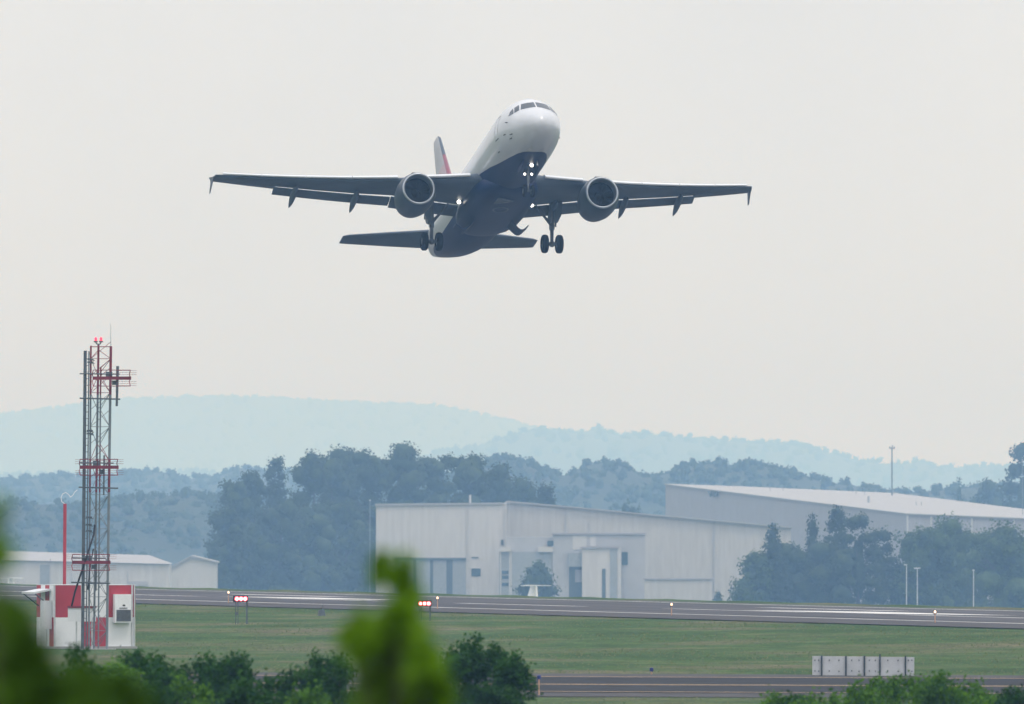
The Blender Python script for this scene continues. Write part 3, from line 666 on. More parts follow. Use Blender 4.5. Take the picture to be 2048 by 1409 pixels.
tag(lamp_unit(481, 1198, 932), 'three red lamps on a legged unit in open grass right of the hut')
tag(lamp_unit(848, 1207.5, 948), 'three red lamps on a legged unit partly behind the blurred leafy shoot')

# runway edge lights
M['amber'] = mat('edge_lamp_glow', (1, .8, .6), .3, var=0, emit=(1, .62, .38), estr=2.0)
M['orange'] = mat('orange_post', (.5, .3, .19), .6, var=.1)
M['bluelens'] = mat('blue_lens', (.012, .02, .14), .3, var=.1)
def edge_light(px, D, py_top):
    x = PX(px, D); z0 = gz(x, D) + .04; zt = PZ(py_top, D)
    r = empty('runway_edge_light', None, 'runway light', (x, D, z0), 0, 'amber lights along the near runway edge')
    MB().tube((0, 0, -.1), (0, 0, zt - z0 - .1), .03, n=8).build('post', M['orange'], r)
    MB().lathe((0, 0, zt - z0 - .1), (0, 0, 1), [(0, .07), (.04, .09), (.06, .08)], 12).build('lamp_base', M['galv'], r)
    MB().lathe((0, 0, zt - z0 - .04), (0, 0, 1), [(0, .05), (.07, .06), (.12, .035), (.135, .005)], 12).build('lamp', M['amber'], r, smooth='all')
    return r
for px, D, py, lb in ((457, 1115.5, 1186, 'amber runway edge light just above the left three-lamp red unit'), (875, 1055.9, 1197, 'amber runway edge light just right of the blurred leafy shoot'),
                      (1343, 996.3, 1210, 'amber runway edge light in front of the long grey hangar wall'), (1870, 936.7, 1225, 'amber runway edge light below the round trees at the far right')):
    tag(edge_light(px, D, py), lb)
def taxi_marker(px, D, py_top):
    x = PX(px, D); z0 = gz(x, D); zt = PZ(py_top, D)
    r = empty('taxiway_marker', None, 'taxiway marker', (x, D, z0), 0, 'blue taxiway edge markers')
    MB().tube((0, 0, -.1), (0, 0, zt - z0 - .12), .026, n=8).build('post', M['orange'], r)
    MB().lathe((0, 0, zt - z0 - .14), (0, 0, 1), [(0, .05), (.01, .075), (.13, .075), (.15, .05), (.15, .005)], 12).build('lens', M['bluelens'], r, smooth=40)
    return r
tag(taxi_marker(1078, 648, 1351), 'tall blue-capped orange marker on the near taxiway edge beside a dark bush')
tag(taxi_marker(1303, 686, 1336), 'short blue-capped marker in the grass beyond the far edge of the taxiway')

# dark marker box in the grass
D = 985; x = PX(643, D); z0 = gz(x, D)
bx = empty('marker_box', 'small dark box with a stake alone in the grass between the red lamp units', 'box', (x, D, z0))
MB().box((0, 0, .16), (.34, .3, .34), .3, top=.85).build('box_body', M['galv'], bx); MB().tube((.06, .05, 0), (.07, .05, .62), .02).build('stake', M['galv'], bx)

# airfield sign seen from behind
D = 687 - .42 * PX(1726, 687); x0, x1 = PX(1623.5, D), PX(1829.5, D); xc = (x0 + x1) / 2; z0 = gz(xc, D) + .03
M['sign'] = mat('sign_back_panel', (.46, .48, .5), .6, var=.1, scale=2)
M['sign_post'] = mat('sign_post_dark', (.03, .045, .055), .6, var=.2)
sgn = empty('airfield_sign', 'long pale sign seen from behind with dark upright posts beside the taxiway', 'sign', (xc, D, z0), math.radians(-3))
ed = [1623.5, 1643.5, 1692, 1729, 1760, 1811, 1829.5]; sc_ = D / F
zb, zt = .02, PZ(1312.5, D) - z0
for i in range(6):
    a_, b_ = (ed[i] - 1726.5) * sc_ + .022, (ed[i + 1] - 1726.5) * sc_ - .022
    pn = MB().box(((a_ + b_) / 2, 0, (zb + zt) / 2 - .008 * i), (b_ - a_, .12, zt - zb)).build('panel', M['sign'], sgn)
    mb = MB()
    for (fx_, fz) in ((.3, .78), (.72, .78), (.3, .22), (.72, .2)):
        if (i * 3 + int(fx_ * 10) + int(fz * 9)) % 3: mb.box((lerp(a_, b_, fx_), -.07, lerp(zb, zt, fz)), (.035, .03, .05))
    if mb.v: mb.build('bolt', M['sign_post'], pn)
for i, e_ in enumerate(ed[1:-1]):
    MB().box(((e_ - 1726.5) * sc_, -.06, (zt + zb) / 2 + (.04 if i == 3 else -.02)), (.06, .14, zt - zb + .06)).build('post', M['sign_post'], sgn)

# ------------------------------------------------------------------ far buildings
M['wallA'] = mat('pale_metal_siding', (.51, .505, .51), .7, var=.09, scale=1.1, stretch=(1, 1, .12))
M['wallB'] = mat('beige_siding', (.46, .455, .455), .7, var=.09, scale=1.1, stretch=(1, 1, .12))
M['wallC'] = mat('grey_block_wall', (.38, .39, .42), .8, var=.08, scale=.3)
M['wallD'] = mat('mauve_grey_siding', (.30, .30, .335), .7, var=.09, scale=1.1, stretch=(1, 1, .12))
M['white_trim'] = mat('white_trim', (.5, .5, .5), .6, var=.05)
M['door_dk'] = mat('dark_doorway', (.06, .085, .105), .6, var=.15)
M['door_md'] = mat('grey_door', (.27, .3, .33), .6, var=.1)
M['wglass'] = mat('window_glass', (.03, .06, .08), .2, var=.2)
M['roof_w'] = mat('white_membrane_roof', (.3, .305, .32), .6, var=.06, scale=.2)

class BL:                               # a building laid out on its front plane at depth D
    def __init__(s, name, label, cat, px, D, group=None):
        D = Q(D); s.D = D; s.z0 = gz(PX(px, D), D) - .1; s.x0 = PX(px, D)
        s.root = empty(name, label, cat, (s.x0, D, s.z0), 0, group)
    def pt(s, px, py, dy=0.0): return Vector((PX(px, s.D) - s.x0, dy, PZ(py, s.D) - s.z0))
    def slab(s, poly, dy0, dy1, name, m, parent=None):
        return MB().prism([s.pt(px, py, dy0) for px, py in poly], (0, dy1 - dy0, 0)).build(name, m, parent or s.root)
    def rect(s, a, b, c, d, dy0, dy1, name, m, parent=None):   # a..c px, b..d py
        return s.slab([(a, b), (c, b), (c, d), (a, d)], dy0, dy1, name, m, parent)
GB = 1330                               # pixel row safely under the ground behind the runway crest
terminal = BL('hangar_office', 'pale grey hangar with flat-fronted office blocks behind the runway left of centre', 'hangar', 880, 2450)
T_ = terminal
main = T_.slab([(752, 1012), (770, 1010), (1005, 1008), (1014, 1003), (1014, GB), (752, GB)], 0, 60, 'wall', M['wallA'])
T_.slab([(750, 1008), (1006, 1005.5), (1006, 1009.5), (750, 1012.5)], -.4, 60.5, 'roof', M['roof_w'])
hd = T_.rect(789, 1116, 932, GB, -.06, .25, 'hangar_door', M['door_md'])
T_.rect(789, 1116, 932, 1121, -.35, -.07, 'door_header', M['door_dk'], hd)
for (a_, b_) in ((893, 905), (860, 866), (826, 832)): T_.rect(a_, 1121, b_, GB, -.16, -.07, 'door_gap', M['door_dk'], hd)
wn = T_.rect(943, 1137.5, 961, 1153, -.12, .1, 'window', M['wglass']); T_.rect(941, 1136, 963, 1137.5, -.2, .1, 'window_frame', M['white_trim'], wn)
T_.rect(943, 1114.5, 957, 1117, -.15, .1, 'vent', M['door_dk'])
for x in (932, 936): T_.rect(x, 1010, x + 1.5, GB, -.12, .05, 'downpipe', M['wallB'])
T_.rect(938, 990, 942, 1008, 20, 20.4, 'vent_pipe', M['white_trim'])
for x in (1010, 1018): T_.rect(x, 1003, x + 1.3, 1096, -.5, -.2, 'downpipe', M['white_trim'])
T_.rect(1002, 1080, 1007, 1090, -.3, .05, 'wall_lamp', M['door_dk'])

longh = BL('long_hangar', 'long beige hangar with a gently falling roof line behind the office blocks', 'hangar', 1300, 2470)
G_ = longh
G_.slab([(1014, 1004), (1130, 1013), (1300, 1030), (1582, 1056), (1582, GB), (1014, GB)], 0, 70, 'wall', M['wallB'])
G_.slab([(1013, 1001.5), (1025, 1003), (1130, 1012), (1300, 1028.5), (1584, 1054.5), (1584, 1057.5), (1300, 1031.5), (1130, 1015), (1013, 1005.5)], -.9, 70.5, 'roof', M['roof_w'])
for x, a_, b_ in ((1130, 1013, 1070), (1177, 1046, 1068), (1427, 1042, GB), (1424, 1160, GB)): G_.rect(x, a_, x + 1.6, b_, -.3, -.05, 'downpipe', M['wallC'])

off = BL('office_annex', 'low grey office annex with glazed entrance in front of the long hangar', 'office building', 1150, 2440)
O_ = off
O_.rect(1105, 1068, 1290, GB, 0, 9, 'wall', M['wallC']); O_.rect(1103, 1066, 1292, 1070, -.4, 9.4, 'roof', M['wallD'])
O_.rect(1013, 1075, 1105, GB, 1.0, 9, 'wall', M['wallC'])
O_.rect(998, 1104, 1104, GB, -.1, .95, 'glazing', M['door_md'])
for x in (1000, 1018, 1021): O_.rect(x, 1104, x + 2.4, GB, -.35, -.11, 'column', M['white_trim'])
for y0 in (1142, 1152, 1166): O_.rect(1004, y0, 1017, y0 + 6, -.25, -.11, 'window', M['wglass'])
O_.rect(1001, 1095, 1022, 1103.5, -.9, .9, 'canopy', M['white_trim']); O_.rect(1076, 1094, 1106, 1104.5, -.9, .9, 'canopy', M['white_trim'])
O_.rect(1095, 1082, 1107, 1092, -.2, .9, 'window', M['wglass'])
O_.rect(1145, 1072, 1173, 1100, -.12, .05, 'wall_panel', M['white_trim']); O_.rect(1180, 1074, 1192, 1093, -.12, .05, 'wall_panel', M['wallA'])
O_.rect(1137, 1106, 1180, 1134, -1.2, -.02, 'balcony', M['door_md']); O_.rect(1138, 1134, 1178, GB, -.08, .05, 'doorway', M['door_dk']); O_.rect(1150, 1140, 1178, 1165, -.18, -.09, 'door', M['wallD'])
blk = O_.rect(1164, 1096, 1236, GB, -2.2, -1.25, 'porch', M['wallA'])
O_.rect(1161, 1094, 1238, 1097.5, -2.6, -1.1, 'porch_roof', M['wallD'], blk); O_.rect(1220, 1098, 1234, GB, -2.35, -2.21, 'porch_recess', M['door_md'], blk)
O_.rect(1204, 1138, 1211, GB, -2.35, -2.21, 'doorway', M['door_dk'], blk)
O_.rect(1236, 1096, 1242, GB, -2.3, -1.3, 'column', M['white_trim'])
wn = O_.rect(1243.5, 1104.5, 1255.5, 1130, -.15, .05, 'window', M['wglass'])
low = BL('low_wall', 'low pale wall joining the office annex to the hangar corner', 'wall', 1355, 2430)
low.rect(1289, 1159, 1424, GB, 0, 4, 'wall_body', M['wallB']); low.rect(1288, 1157, 1425, 1160, -.3, 4.3, 'coping', M['wallD'])

# the big hangar at the right: a broad low-pitched roof seen from its corner
big = BL('large_hangar', 'very wide hangar with a broad white roof and grey walls at the right', 'hangar', 1815, 2700)
def BP(px, py, D): p = P(px, py, Q(D)); return Vector((p.x - big.x0, p.y - big.D, p.z - big.z0))
A, B_, C_ = BP(1331, 968, 2860), BP(1815, 1027, 2700), BP(2190, 1042, 2720)
Eh, Gh, Hh = BP(2190, 1036, 3050), BP(1790, 986.5, 3000), BP(1480, 973, 2950)
A2 = BP(1331, 968, 2864)
dn = Vector((0, 0, -30))
def low_(p): return Vector((p.x, p.y, 0))
mb = MB(); bot = [low_(p) for p in (A, B_, C_, Eh, Hh)]; topp = [A, B_, C_, Eh, Hh]
for i in range(5):
    j = (i + 1) % 5; mb.add([bot[i], bot[j], topp[j] + Vector((0, 0, -.25)), topp[i] + Vector((0, 0, -.25))], [(0, 1, 2, 3)])
mb.build('wall', M['wallD'], big.root, fixn=False)
ov = Vector((-.3, -.8, 0))
mb = MB(); up = Vector((0, 0, .35))
rp = [A + ov, B_ + ov, C_ + ov, Eh, Gh, Hh]
mb.add([p for p in rp] + [p - up for p in rp], [(0, 1, 5), (1, 4, 5), (1, 2, 4), (2, 3, 4), (6, 11, 7), (7, 11, 10), (7, 10, 8), (8, 10, 9)] + [(i, (i + 1) % 6, 6 + (i + 1) % 6, 6 + i) for i in range(6)])
mb.build('roof', M['roof_w'], big.root)
for px in (1815, 1862, 1943, 2027):
    t = (px - 1815) / 375.0; p = B_.lerp(C_, t)
    MB().box((p.x, p.y - .2, p.z / 2 - .3), (.45, .3, p.z - .5)).build('column', M['white_trim'], big.root)
for px, py, h_, w_ in ((1737, 1003, 1.35, .55), (1540, 979, .55, .16), (1566, 979, .75, .2), (1832, 1009, .7, .2), (1843, 1009, .7, .2), (1712, 986, .5, .14), (1729, 988, .5, .14)):
    p = BP(px, py, 2820 if py > 985 else 2900); MB().box((p.x, p.y, p.z + h_ / 2 - .2), (w_, w_, h_ + .4)).build('roof_vent', M['door_md'], big.root)
# dark lettering high on the gable wall: a V and two rounder figures
def GL(px, py): t = (px - 1331) / 484.0; p = A.lerp(B_, t); return Vector((p.x - .3, p.y - 1.0, PZ(py + 2.5, big.D + p.y) - big.z0))
mb = MB()
def stroke(a_, b_, r=.22): mb.tube(GL(*a_), GL(*b_), r, n=6)
stroke((1422.5, 980), (1427, 990.5)); stroke((1427, 990.5), (1430.5, 980)); stroke((1431, 980.5), (1431, 990.5)); stroke((1431, 980.5), (1435, 980.5)); stroke((1435, 980.5), (1435.5, 985)); stroke((1431, 985), (1435.5, 985)); stroke((1432.5, 985), (1436, 990.5))
for k in range(10):
    a0, a1 = 2 * math.pi * k / 10, 2 * math.pi * (k + 1) / 10
    stroke((1440 + 2.8 * math.cos(a0), 985 + 4.5 * math.sin(a0)), (1440 + 2.8 * math.cos(a1), 985 + 4.5 * math.sin(a1)))
mb.build('lettering', M['door_dk'], big.root)
hb = [BP(1745, 1066, 2722), BP(1815, 1068, 2698), BP(2100, 1072, 2708)]
mb = MB().path([p + Vector((0, -.3, 0)) for p in hb], .12); mb.build('wall_rail', M['door_md'], big.root)

# white hangars at the left
h1 = BL('white_hangar', 'white hangar with a wide low gable roof behind the chequered hut', 'hangar', 150, 2400)
def hang(bl, x0, xa, x1, ytop0, ytop1, ye0, ye1, dep, wm):
    MB().add([bl.pt(x0, GB), bl.pt(x1, GB), bl.pt(x1, GB, dep), bl.pt(x0, GB, dep), bl.pt(x0, ye0), bl.pt(x1, ye1), bl.pt(x1, ye1, dep), bl.pt(x0, ye0, dep)],
             [(0, 1, 5, 4), (1, 2, 6, 5), (2, 3, 7, 6), (3, 0, 4, 7)]).build('wall', wm, bl.root)
    r = [bl.pt(x0 - 2, ye0 - .5, -.6), bl.pt(x1 + 2, ye1 - .5, -.6), bl.pt(xa, ytop1, dep * .45), bl.pt(x0 - 2, ytop0, dep * .45), bl.pt(x1 + 2, ye1 - .5, dep + .6), bl.pt(x0 - 2, ye0 - .5, dep + .6)]
    MB().add(r, [(0, 1, 2, 3), (3, 2, 4, 5), (1, 4, 2), (0, 3, 5)]).build('roof', M['roof_w'], bl.root)
hang(h1, -160, 296, 338, 1098, 1111, 1117, 1129, 30, M['wallA'])
h1.rect(80, 1130, 99, GB, -.15, .05, 'door', M['door_md']); h1.rect(142, 1146, 143.5, GB, -.2, -.02, 'downpipe', M['wallC']); h1.rect(255, 1143, 256.5, GB, -.2, -.02, 'downpipe', M['wallC'])
h1.rect(258, 1163, 296, 1172, -.5, -.02, 'lean_to', M['wallC']); h1.rect(100, 1118, 102, GB, -.2, -.02, 'downpipe', M['wallB'])
h2 = BL('small_white_hangar', 'small white gabled hangar between the long white hangar and the dark trees', 'hangar', 390, 2520)
h2.slab([(341, 1136), (383, 1114), (432, 1126), (432, GB), (341, GB)], 0, 25, 'wall', M['white_trim'])
h2.slab([(338, 1135), (383, 1111), (436, 1124), (436, 1127), (383, 1115), (338, 1138.5)], -.5, 25.5, 'roof', M['roof_w'])
h2.rect(352, 1158, 425, GB, -.1, .05, 'door', M['wallA'])

# poles
def lamp_post(px, D, py_top, kind, label, group):
    D = Q(D); x = PX(px, D); z0 = gz(x, D) - .1; zt = PZ(py_top, D) - z0
    r = empty('lamp_post' if kind != 'mast' else 'floodlight_mast', label, 'lamp post' if kind != 'mast' else 'floodlight mast', (x, D, z0), 0, group)
    if kind == 'mast':
        MB().tube((0, 0, 0), (0, 0, zt), .28, .16, n=10).build('post', M['galv'], r, smooth=40)
        hd = MB().box((0, 0, zt + .1), (1.5, .3, .25)).tube((-.3, 0, zt), (.1, 0, zt + .7), .06).tube((.35, 0, zt), (.1, 0, zt + .7), .06).build('lamp_bar', M['galv'], r)
        for dx in (-.6, .62, .1): MB().box((dx, -.15, zt + .42 if dx != .1 else zt + .75), (.3, .4, .34)).build('floodlight', M['galv'], r)
    else:
        MB().tube((0, 0, 0), (0, 0, zt), .11, .08, n=8).build('post', M['mast_white'] if group else M['mast_shaded_white'], r, smooth=40)
        wd = {'T': 1.25, 'box': .42, 'arm': .6}[kind]
        MB().box(((-.2 if kind == 'arm' else 0), 0, zt + .1), (wd, .45, .24)).build('lamp_head', M['mast_white'], r)
    return r
G1 = 'pale lamp posts before the trees at the right'
lamp_post(1784, 2950, 898, 'mast', 'tall dark floodlight mast rising above the wide white hangar roof', None)
lamp_post(2045, 2760, 925, 'box', 'thin pole against the tall pine at the right edge', None)
lamp_post(1834.5, 2000, 1138, 'T', 'pale lamp post with a wide T-shaped head in front of the round trees', G1)
lamp_post(1947, 2000, 1142, 'box', 'pale lamp post with a small square head, rightmost before the round trees', G1)
lamp_post(1813, 2060, 1131, 'arm', 'faint pale lamp post with a short arm just left of the T-headed one', G1)
lamp_post(740, 2440, 1002, 'box', 'thin pale pole at the left corner of the hangar with office blocks', None)

# parked aircraft whose tails show above the runway crest
M['jet_white'] = mat('jet_white_paint', (.82, .82, .82), .3, var=.04)
def bizjet(px, py, D, rz, label):
    D = Q(D); x = PX(px, D); zt = PZ(py, D); z0 = gz(x, D); hgt = 3.9 * FAR
    r = empty('parked_jet', label, 'small aircraft', (x, D, zt - hgt), rz, 'small aircraft parked on the far apron'); r.scale = (FAR, FAR, FAR)
    prof = [(0, .05), (.4, .3), (1.2, .6), (2.5, .8), (5, .82), (8, .72), (10, .4), (11.3, .1)]
    MB().lathe((0, -2, 1.3), (0, 1, .03), [(11.3 - t, q) for t, q in prof][::-1], 16).build('fuselage', M['jet_white'], r, smooth=50)
    MB().prism([(-.1, -1.6, 1.6), (-.1, 1.5, 1.7), (-.1, .2, 3.75), (-.1, -1.2, 3.75)], (.2, 0, 0)).build('fin', M['jet_white'], r)
    MB().prism([(-1.95, -1.5, 3.72), (-1.95, -.7, 3.72), (0, .3, 3.75), (1.95, -.7, 3.72), (1.95, -1.5, 3.72), (0, -1.3, 3.75)], (0, 0, .09)).build('tailplane', M['jet_white'], r)
    for s_ in (-1, 1):
        MB().prism([(s_ * .5, 2.2, 1.0), (s_ * .5, 4.4, 1.0), (s_ * 6.2, 3.3, 1.35), (s_ * 6.2, 2.4, 1.35)], (0, 0, .14)).build('wing', M['jet_white'], r)
        MB().lathe((s_ * 1.15, -.3, 1.8), (0, 1, 0), [(0, .25), (.6, .42), (1.8, .44), (2.2, .36)], 14).build('engine', M['jet_white'], r, smooth=50)
        MB().tube((s_ * 1.2, 3, .0), (s_ * 1.2, 3, 1.1), .08).build('gear_leg', M['galv'], r)
    return r
bizjet(1064, 1169.5, 2300, math.radians(27), 'white T-tailed jet parked before the round bush by the glazed annex')
bizjet(24, 1154.5, 2330, math.radians(-20), 'white T-tailed jet parked before the white hangar at the far left')
D = Q(2380); x = PX(758, D); z0 = gz(x, D)
van = empty('parked_van', 'white van at the foot of the dark trees behind the blurred leafy shoot', 'van', (x, D, PZ(1196, D) - 1.0))
MB().prism([(-1.9, -.9, .4), (1.5, -.9, .4), (2.0, -.9, .8), (1.9, -.9, 1.2), (1.3, -.9, 2.0), (-1.9, -.9, 2.1)], (0, 1.8, 0)).build('body', M['jet_white'], van)
MB().prism([(1.0, -.93, 1.2), (1.7, -.93, 1.2), (1.2, -.93, 1.85), (1.0, -.93, 1.85)], (0, .02, 0)).build('window', M['wglass'], van)
for dx in (-1.2, 1.2):
    for dy in (-.85, .7): MB().lathe((dx, dy, .35), (0, 1, 0), [(0, .05), (0, .35), (.2, .35), (.2, .05)], 16).build('wheel', M['tyre'], van)

# ------------------------------------------------------------------ trees
M['bark'] = mat('bark', (.06, .05, .04), .9, var=.3, scale=4, bump=.2)
M['leaf_far'] = leaf_mat('foliage_dark_green', (.022, .038, .016), (.06, .09, .03), .2)
M['leaf_con'] = leaf_mat('foliage_conifer', (.02, .036, .02), (.05, .075, .034), .15)
M['leaf_lite'] = leaf_mat('foliage_light_green', (.03, .055, .015), (.09, .14, .04), .3)
M['leaf_bush'] = leaf_mat('foliage_bush_dark', (.003, .02, .001), (.034, .115, .006), .3)
M['leaf_bright'] = leaf_mat('foliage_bush_bright', (.015, .06, .002), (.12, .27, .012), .35)
M['leaf_blur_dk'] = leaf_mat('foliage_shoot_dark', (.015, .055, .001), (.09, .19, .005), .4)
M['leaf_blur'] = leaf_mat('foliage_shoot', (.035, .11, .002), (.2, .38, .008), .42)

def core_mesh(lobes, k=.72, seed=0):
    vs, fs = [], []
    for (c, r, _) in lobes:
        b0 = len(vs); n_, m_ = 10, 6
        for j in range(m_ + 1):
            ph = math.pi * j / m_
            for i in range(n_):
                th = 2 * math.pi * i / n_; d = Vector((math.sin(ph) * math.cos(th), math.sin(ph) * math.sin(th), math.cos(ph)))
                q = k * (1 + .5 * mnoise.noise(d * 3.2 + Vector((seed, c[0], c[2]))))
                vs.append((c[0] + d.x * r[0] * q, c[1] + d.y * r[1] * q, c[2] + d.z * r[2] * q))
        for j in range(m_):
            for i in range(n_): fs.append((b0 + j * n_ + i, b0 + (j + 1) * n_ + i, b0 + (j + 1) * n_ + (i + 1) % n_, b0 + j * n_ + (i + 1) % n_))
    return vs, fs

def tree(px, py_top, hw, D, kind, label, leaf, n=1800, size=None, py_bot=None, group=None, name='tree', seed=None, cat='tree'):
    rg = np.random.default_rng(seed if seed is not None else int(px * 7 + py_top)); rr = random.Random(int(px * 13 + py_top))
    D = Q(D); s_ = D / F; x = PX(px, D); z0 = gz(x, D); ht = PZ(py_top, D) - z0; W = hw * s_
    root = empty(name, label, cat, (x, D, z0), 0, group)
    if leaf is M['leaf_lite']: n = int(n * 2)
    zb = (PZ(py_bot, D) - z0) if py_bot else ht * .08
    lobes = []; hh = ht - zb
    if kind == 'round':
        lobes.append(((0, 0, zb + hh * .5), (W * .72, W * .7, hh * .42), 2.2))
        for k in range(9):
            t = rr.random(); a_ = rr.uniform(0, 6.28); zz = zb + hh * (.18 + .68 * t); rad = W * (.62 * math.sin(math.pi * (.2 + .66 * t)) + .08)
            q = W * rr.uniform(.28, .42); lobes.append(((rad * math.cos(a_), rad * math.sin(a_) * .8, zz), (q, q, min(q * .95, hh * .2)), .75))
        lobes.append(((W * rr.uniform(-.2, .2), 0, zb + hh * .86), (W * .34, W * .34, hh * .135), .6))
    elif kind == 'tall':                    # forest tree: clumped column with a bulging crown
        for k in range(11):
            t = (k + .5) / 11; wv = math.sin(math.pi * min(1, .24 + .57 * t)) ** .8
            for _ in range(2):
                q = W * rr.uniform(.34, .52) * (wv * .75 + .25); off_ = max(0, W * wv - q) * rr.uniform(-1, 1)
                lobes.append(((off_, rr.uniform(-.5, .5) * W, zb + hh * t), (q, q, q * rr.uniform(.7, 1.0)), .5 + q / W))
        lobes.append(((W * rr.uniform(-.15, .15), 0, ht - W * .4), (W * .5, W * .5, W * .4), .9)); lobes.append(((W * rr.uniform(-.5, .5), 0, ht - W * .75), (W * .4, W * .4, W * .36), .6))
    elif kind == 'pine':                    # layered, irregular boughs
        nl = max(6, int(hh / (W * .36)))
        for k in range(nl):
            t = k / (nl - 1); ww = W * (1 - .62 * t ** 1.5) * rr.uniform(.75, 1.1)
            for sg in (-1, 1):
                off_ = ww * rr.uniform(.4, .62) * sg
                lobes.append(((off_, rr.uniform(-.5, .5) * ww, zb + hh * t * .93 + rr.uniform(-.3, .3)), (ww * rr.uniform(.38, .52), ww * .5, W * rr.uniform(.13, .2)), 1))
        lobes.append(((0, 0, ht - W * .16), (W * .34, W * .34, W * .2), .6)); lobes.append(((0, 0, zb + hh * .45), (W * .3, W * .3, hh * .42), 1.2))
    elif kind == 'spire':                   # narrow conifer, ragged
        for k in range(13):
            t = k / 12; ww = W * (1 - t) ** .75 * rr.uniform(.8, 1.15) + W * .07
            lobes.append(((rr.uniform(-.18, .18) * ww, rr.uniform(-.2, .2) * ww, zb + hh * t * .95), (ww * .9, ww * .9, hh * .07), .25 + ww / W))
    elif kind == 'dome':
        for k in range(22):
            a_ = rr.uniform(0, 6.28); t = rr.random() ** .6; el = rr.uniform(0, 1.45)
            rx = W * .74 * math.cos(el) * (.5 + .5 * t); q = W * rr.uniform(.2, .32)
            lobes.append(((rx * math.cos(a_), rx * math.sin(a_), zb + hh * .06 + hh * .78 * math.sin(el) * (.55 + .45 * t)), (q, q, q * .75), .6))
        lobes.append(((0, 0, zb + hh * .42), (W * .8, W * .7, hh * .44), 2.0))
    size = size or max(.16, W * .075)
    C, A_, B__ = crown_arrays(lobes, n, size, rg, .6, .1, clump=size * 1.5)
    quads_mesh('crown', C, A_, B__, leaf, root, core_mesh(lobes, .58 if leaf is M['leaf_lite'] else .72, px))
    mb = MB(); r0 = max(.09, W * .07)
    mb.tube((0, 0, -.2), (.0, 0, zb + hh * .35), r0, r0 * .7, n=8).tube((0, 0, zb + hh * .35), (W * .04, 0, zb + hh * .8), r0 * .7, r0 * .2, n=7)
    for k in range(6):
        a_ = rr.uniform(0, 6.28); zz = zb + hh * rr.uniform(.1, .6); mb.tube((0, 0, zz), (W * .6 * math.cos(a_), W * .6 * math.sin(a_), zz + hh * .14), r0 * .4, r0 * .1, n=5)
    mb.build('trunk', M['bark'], root, smooth=50)
    return root

GC = 'trees of the dark clump behind the hangar'
clump = [(470, 966, 59, 'tall', 'tree with a sloping shoulder crown at the left side of the dark clump'), (508, 948, 52, 'tall', 'dark tree just left of the layered pine in the clump'),
         (552, 917, 46, 'pine', 'pine with flat layered boughs standing out at the top left of the clump'), (626, 909, 59, 'tall', 'tree right of the notch beside the layered pine'),
         (662, 915, 57, 'tall', 'lower-topped tree between two higher crowns over the left clump'), (692, 898, 62, 'tall', 'rounded crown, first of the high tops left of the pale hangar'),
         (738, 904, 59, 'tall', 'crown with a small pointed top above the left corner of the pale hangar'), (800, 894, 75, 'tall', 'highest broad crown of the dark clump, above the pale hangar'),
         (868, 914, 67, 'tall', 'flat-topped crown above the middle of the pale hangar roof'), (934, 913, 67, 'tall', 'crown with a small peak above the right part of the pale hangar roof'),
         (992, 934, 67, 'tall', 'crown stepping down above the joint of the two hangars'), (1048, 962, 59, 'tall', 'lower crown near the right end of the dark clump'),
         (1092, 972, 40, 'pine', 'ragged pine at the right end of the dark clump')]
for i, (px, py, hw, kd, lb) in enumerate(clump):
    tree(px, py, hw, 2640 + (i % 3) * 40, kd, lb, M['leaf_con'] if kd == 'pine' else M['leaf_far'], 6000, .36, group=GC, name='pine_tree' if kd == 'pine' else 'broadleaf_tree')
front = [(452, 1020, 42, 'lower tree on the left flank of the dark clump'), (436, 1085, 30, 'small tree at the lower left edge of the dark clump'), (490, 1050, 57, 'middle-height tree below the sloping shoulder of the clump'),
         (560, 1010, 62, 'tree filling the clump below the layered pine'), (630, 1020, 62, 'tree in the middle of the clump, lower than its neighbours'), (692, 1010, 57, 'tree beside the left corner of the pale hangar'),
         (725, 1060, 42, 'low tree against the pale pole at the hangar corner'), (585, 1110, 75, 'low spreading tree at the foot of the clump'), (660, 1110, 70, 'low bushy tree at the foot of the clump near the hangar')]
for i, (px, py, hw, lb) in enumerate(front):
    tree(px, py, hw, 2560 + (i % 3) * 18, 'tall', lb, M['leaf_far'], 4500, .36, group=GC, name='broadleaf_tree')
tree(446, 1138, 32, 2540, 'dome', 'scrubby bush with gaps at the left foot of the dark clump', M['leaf_far'], 700, .36, name='bush', cat='bush')

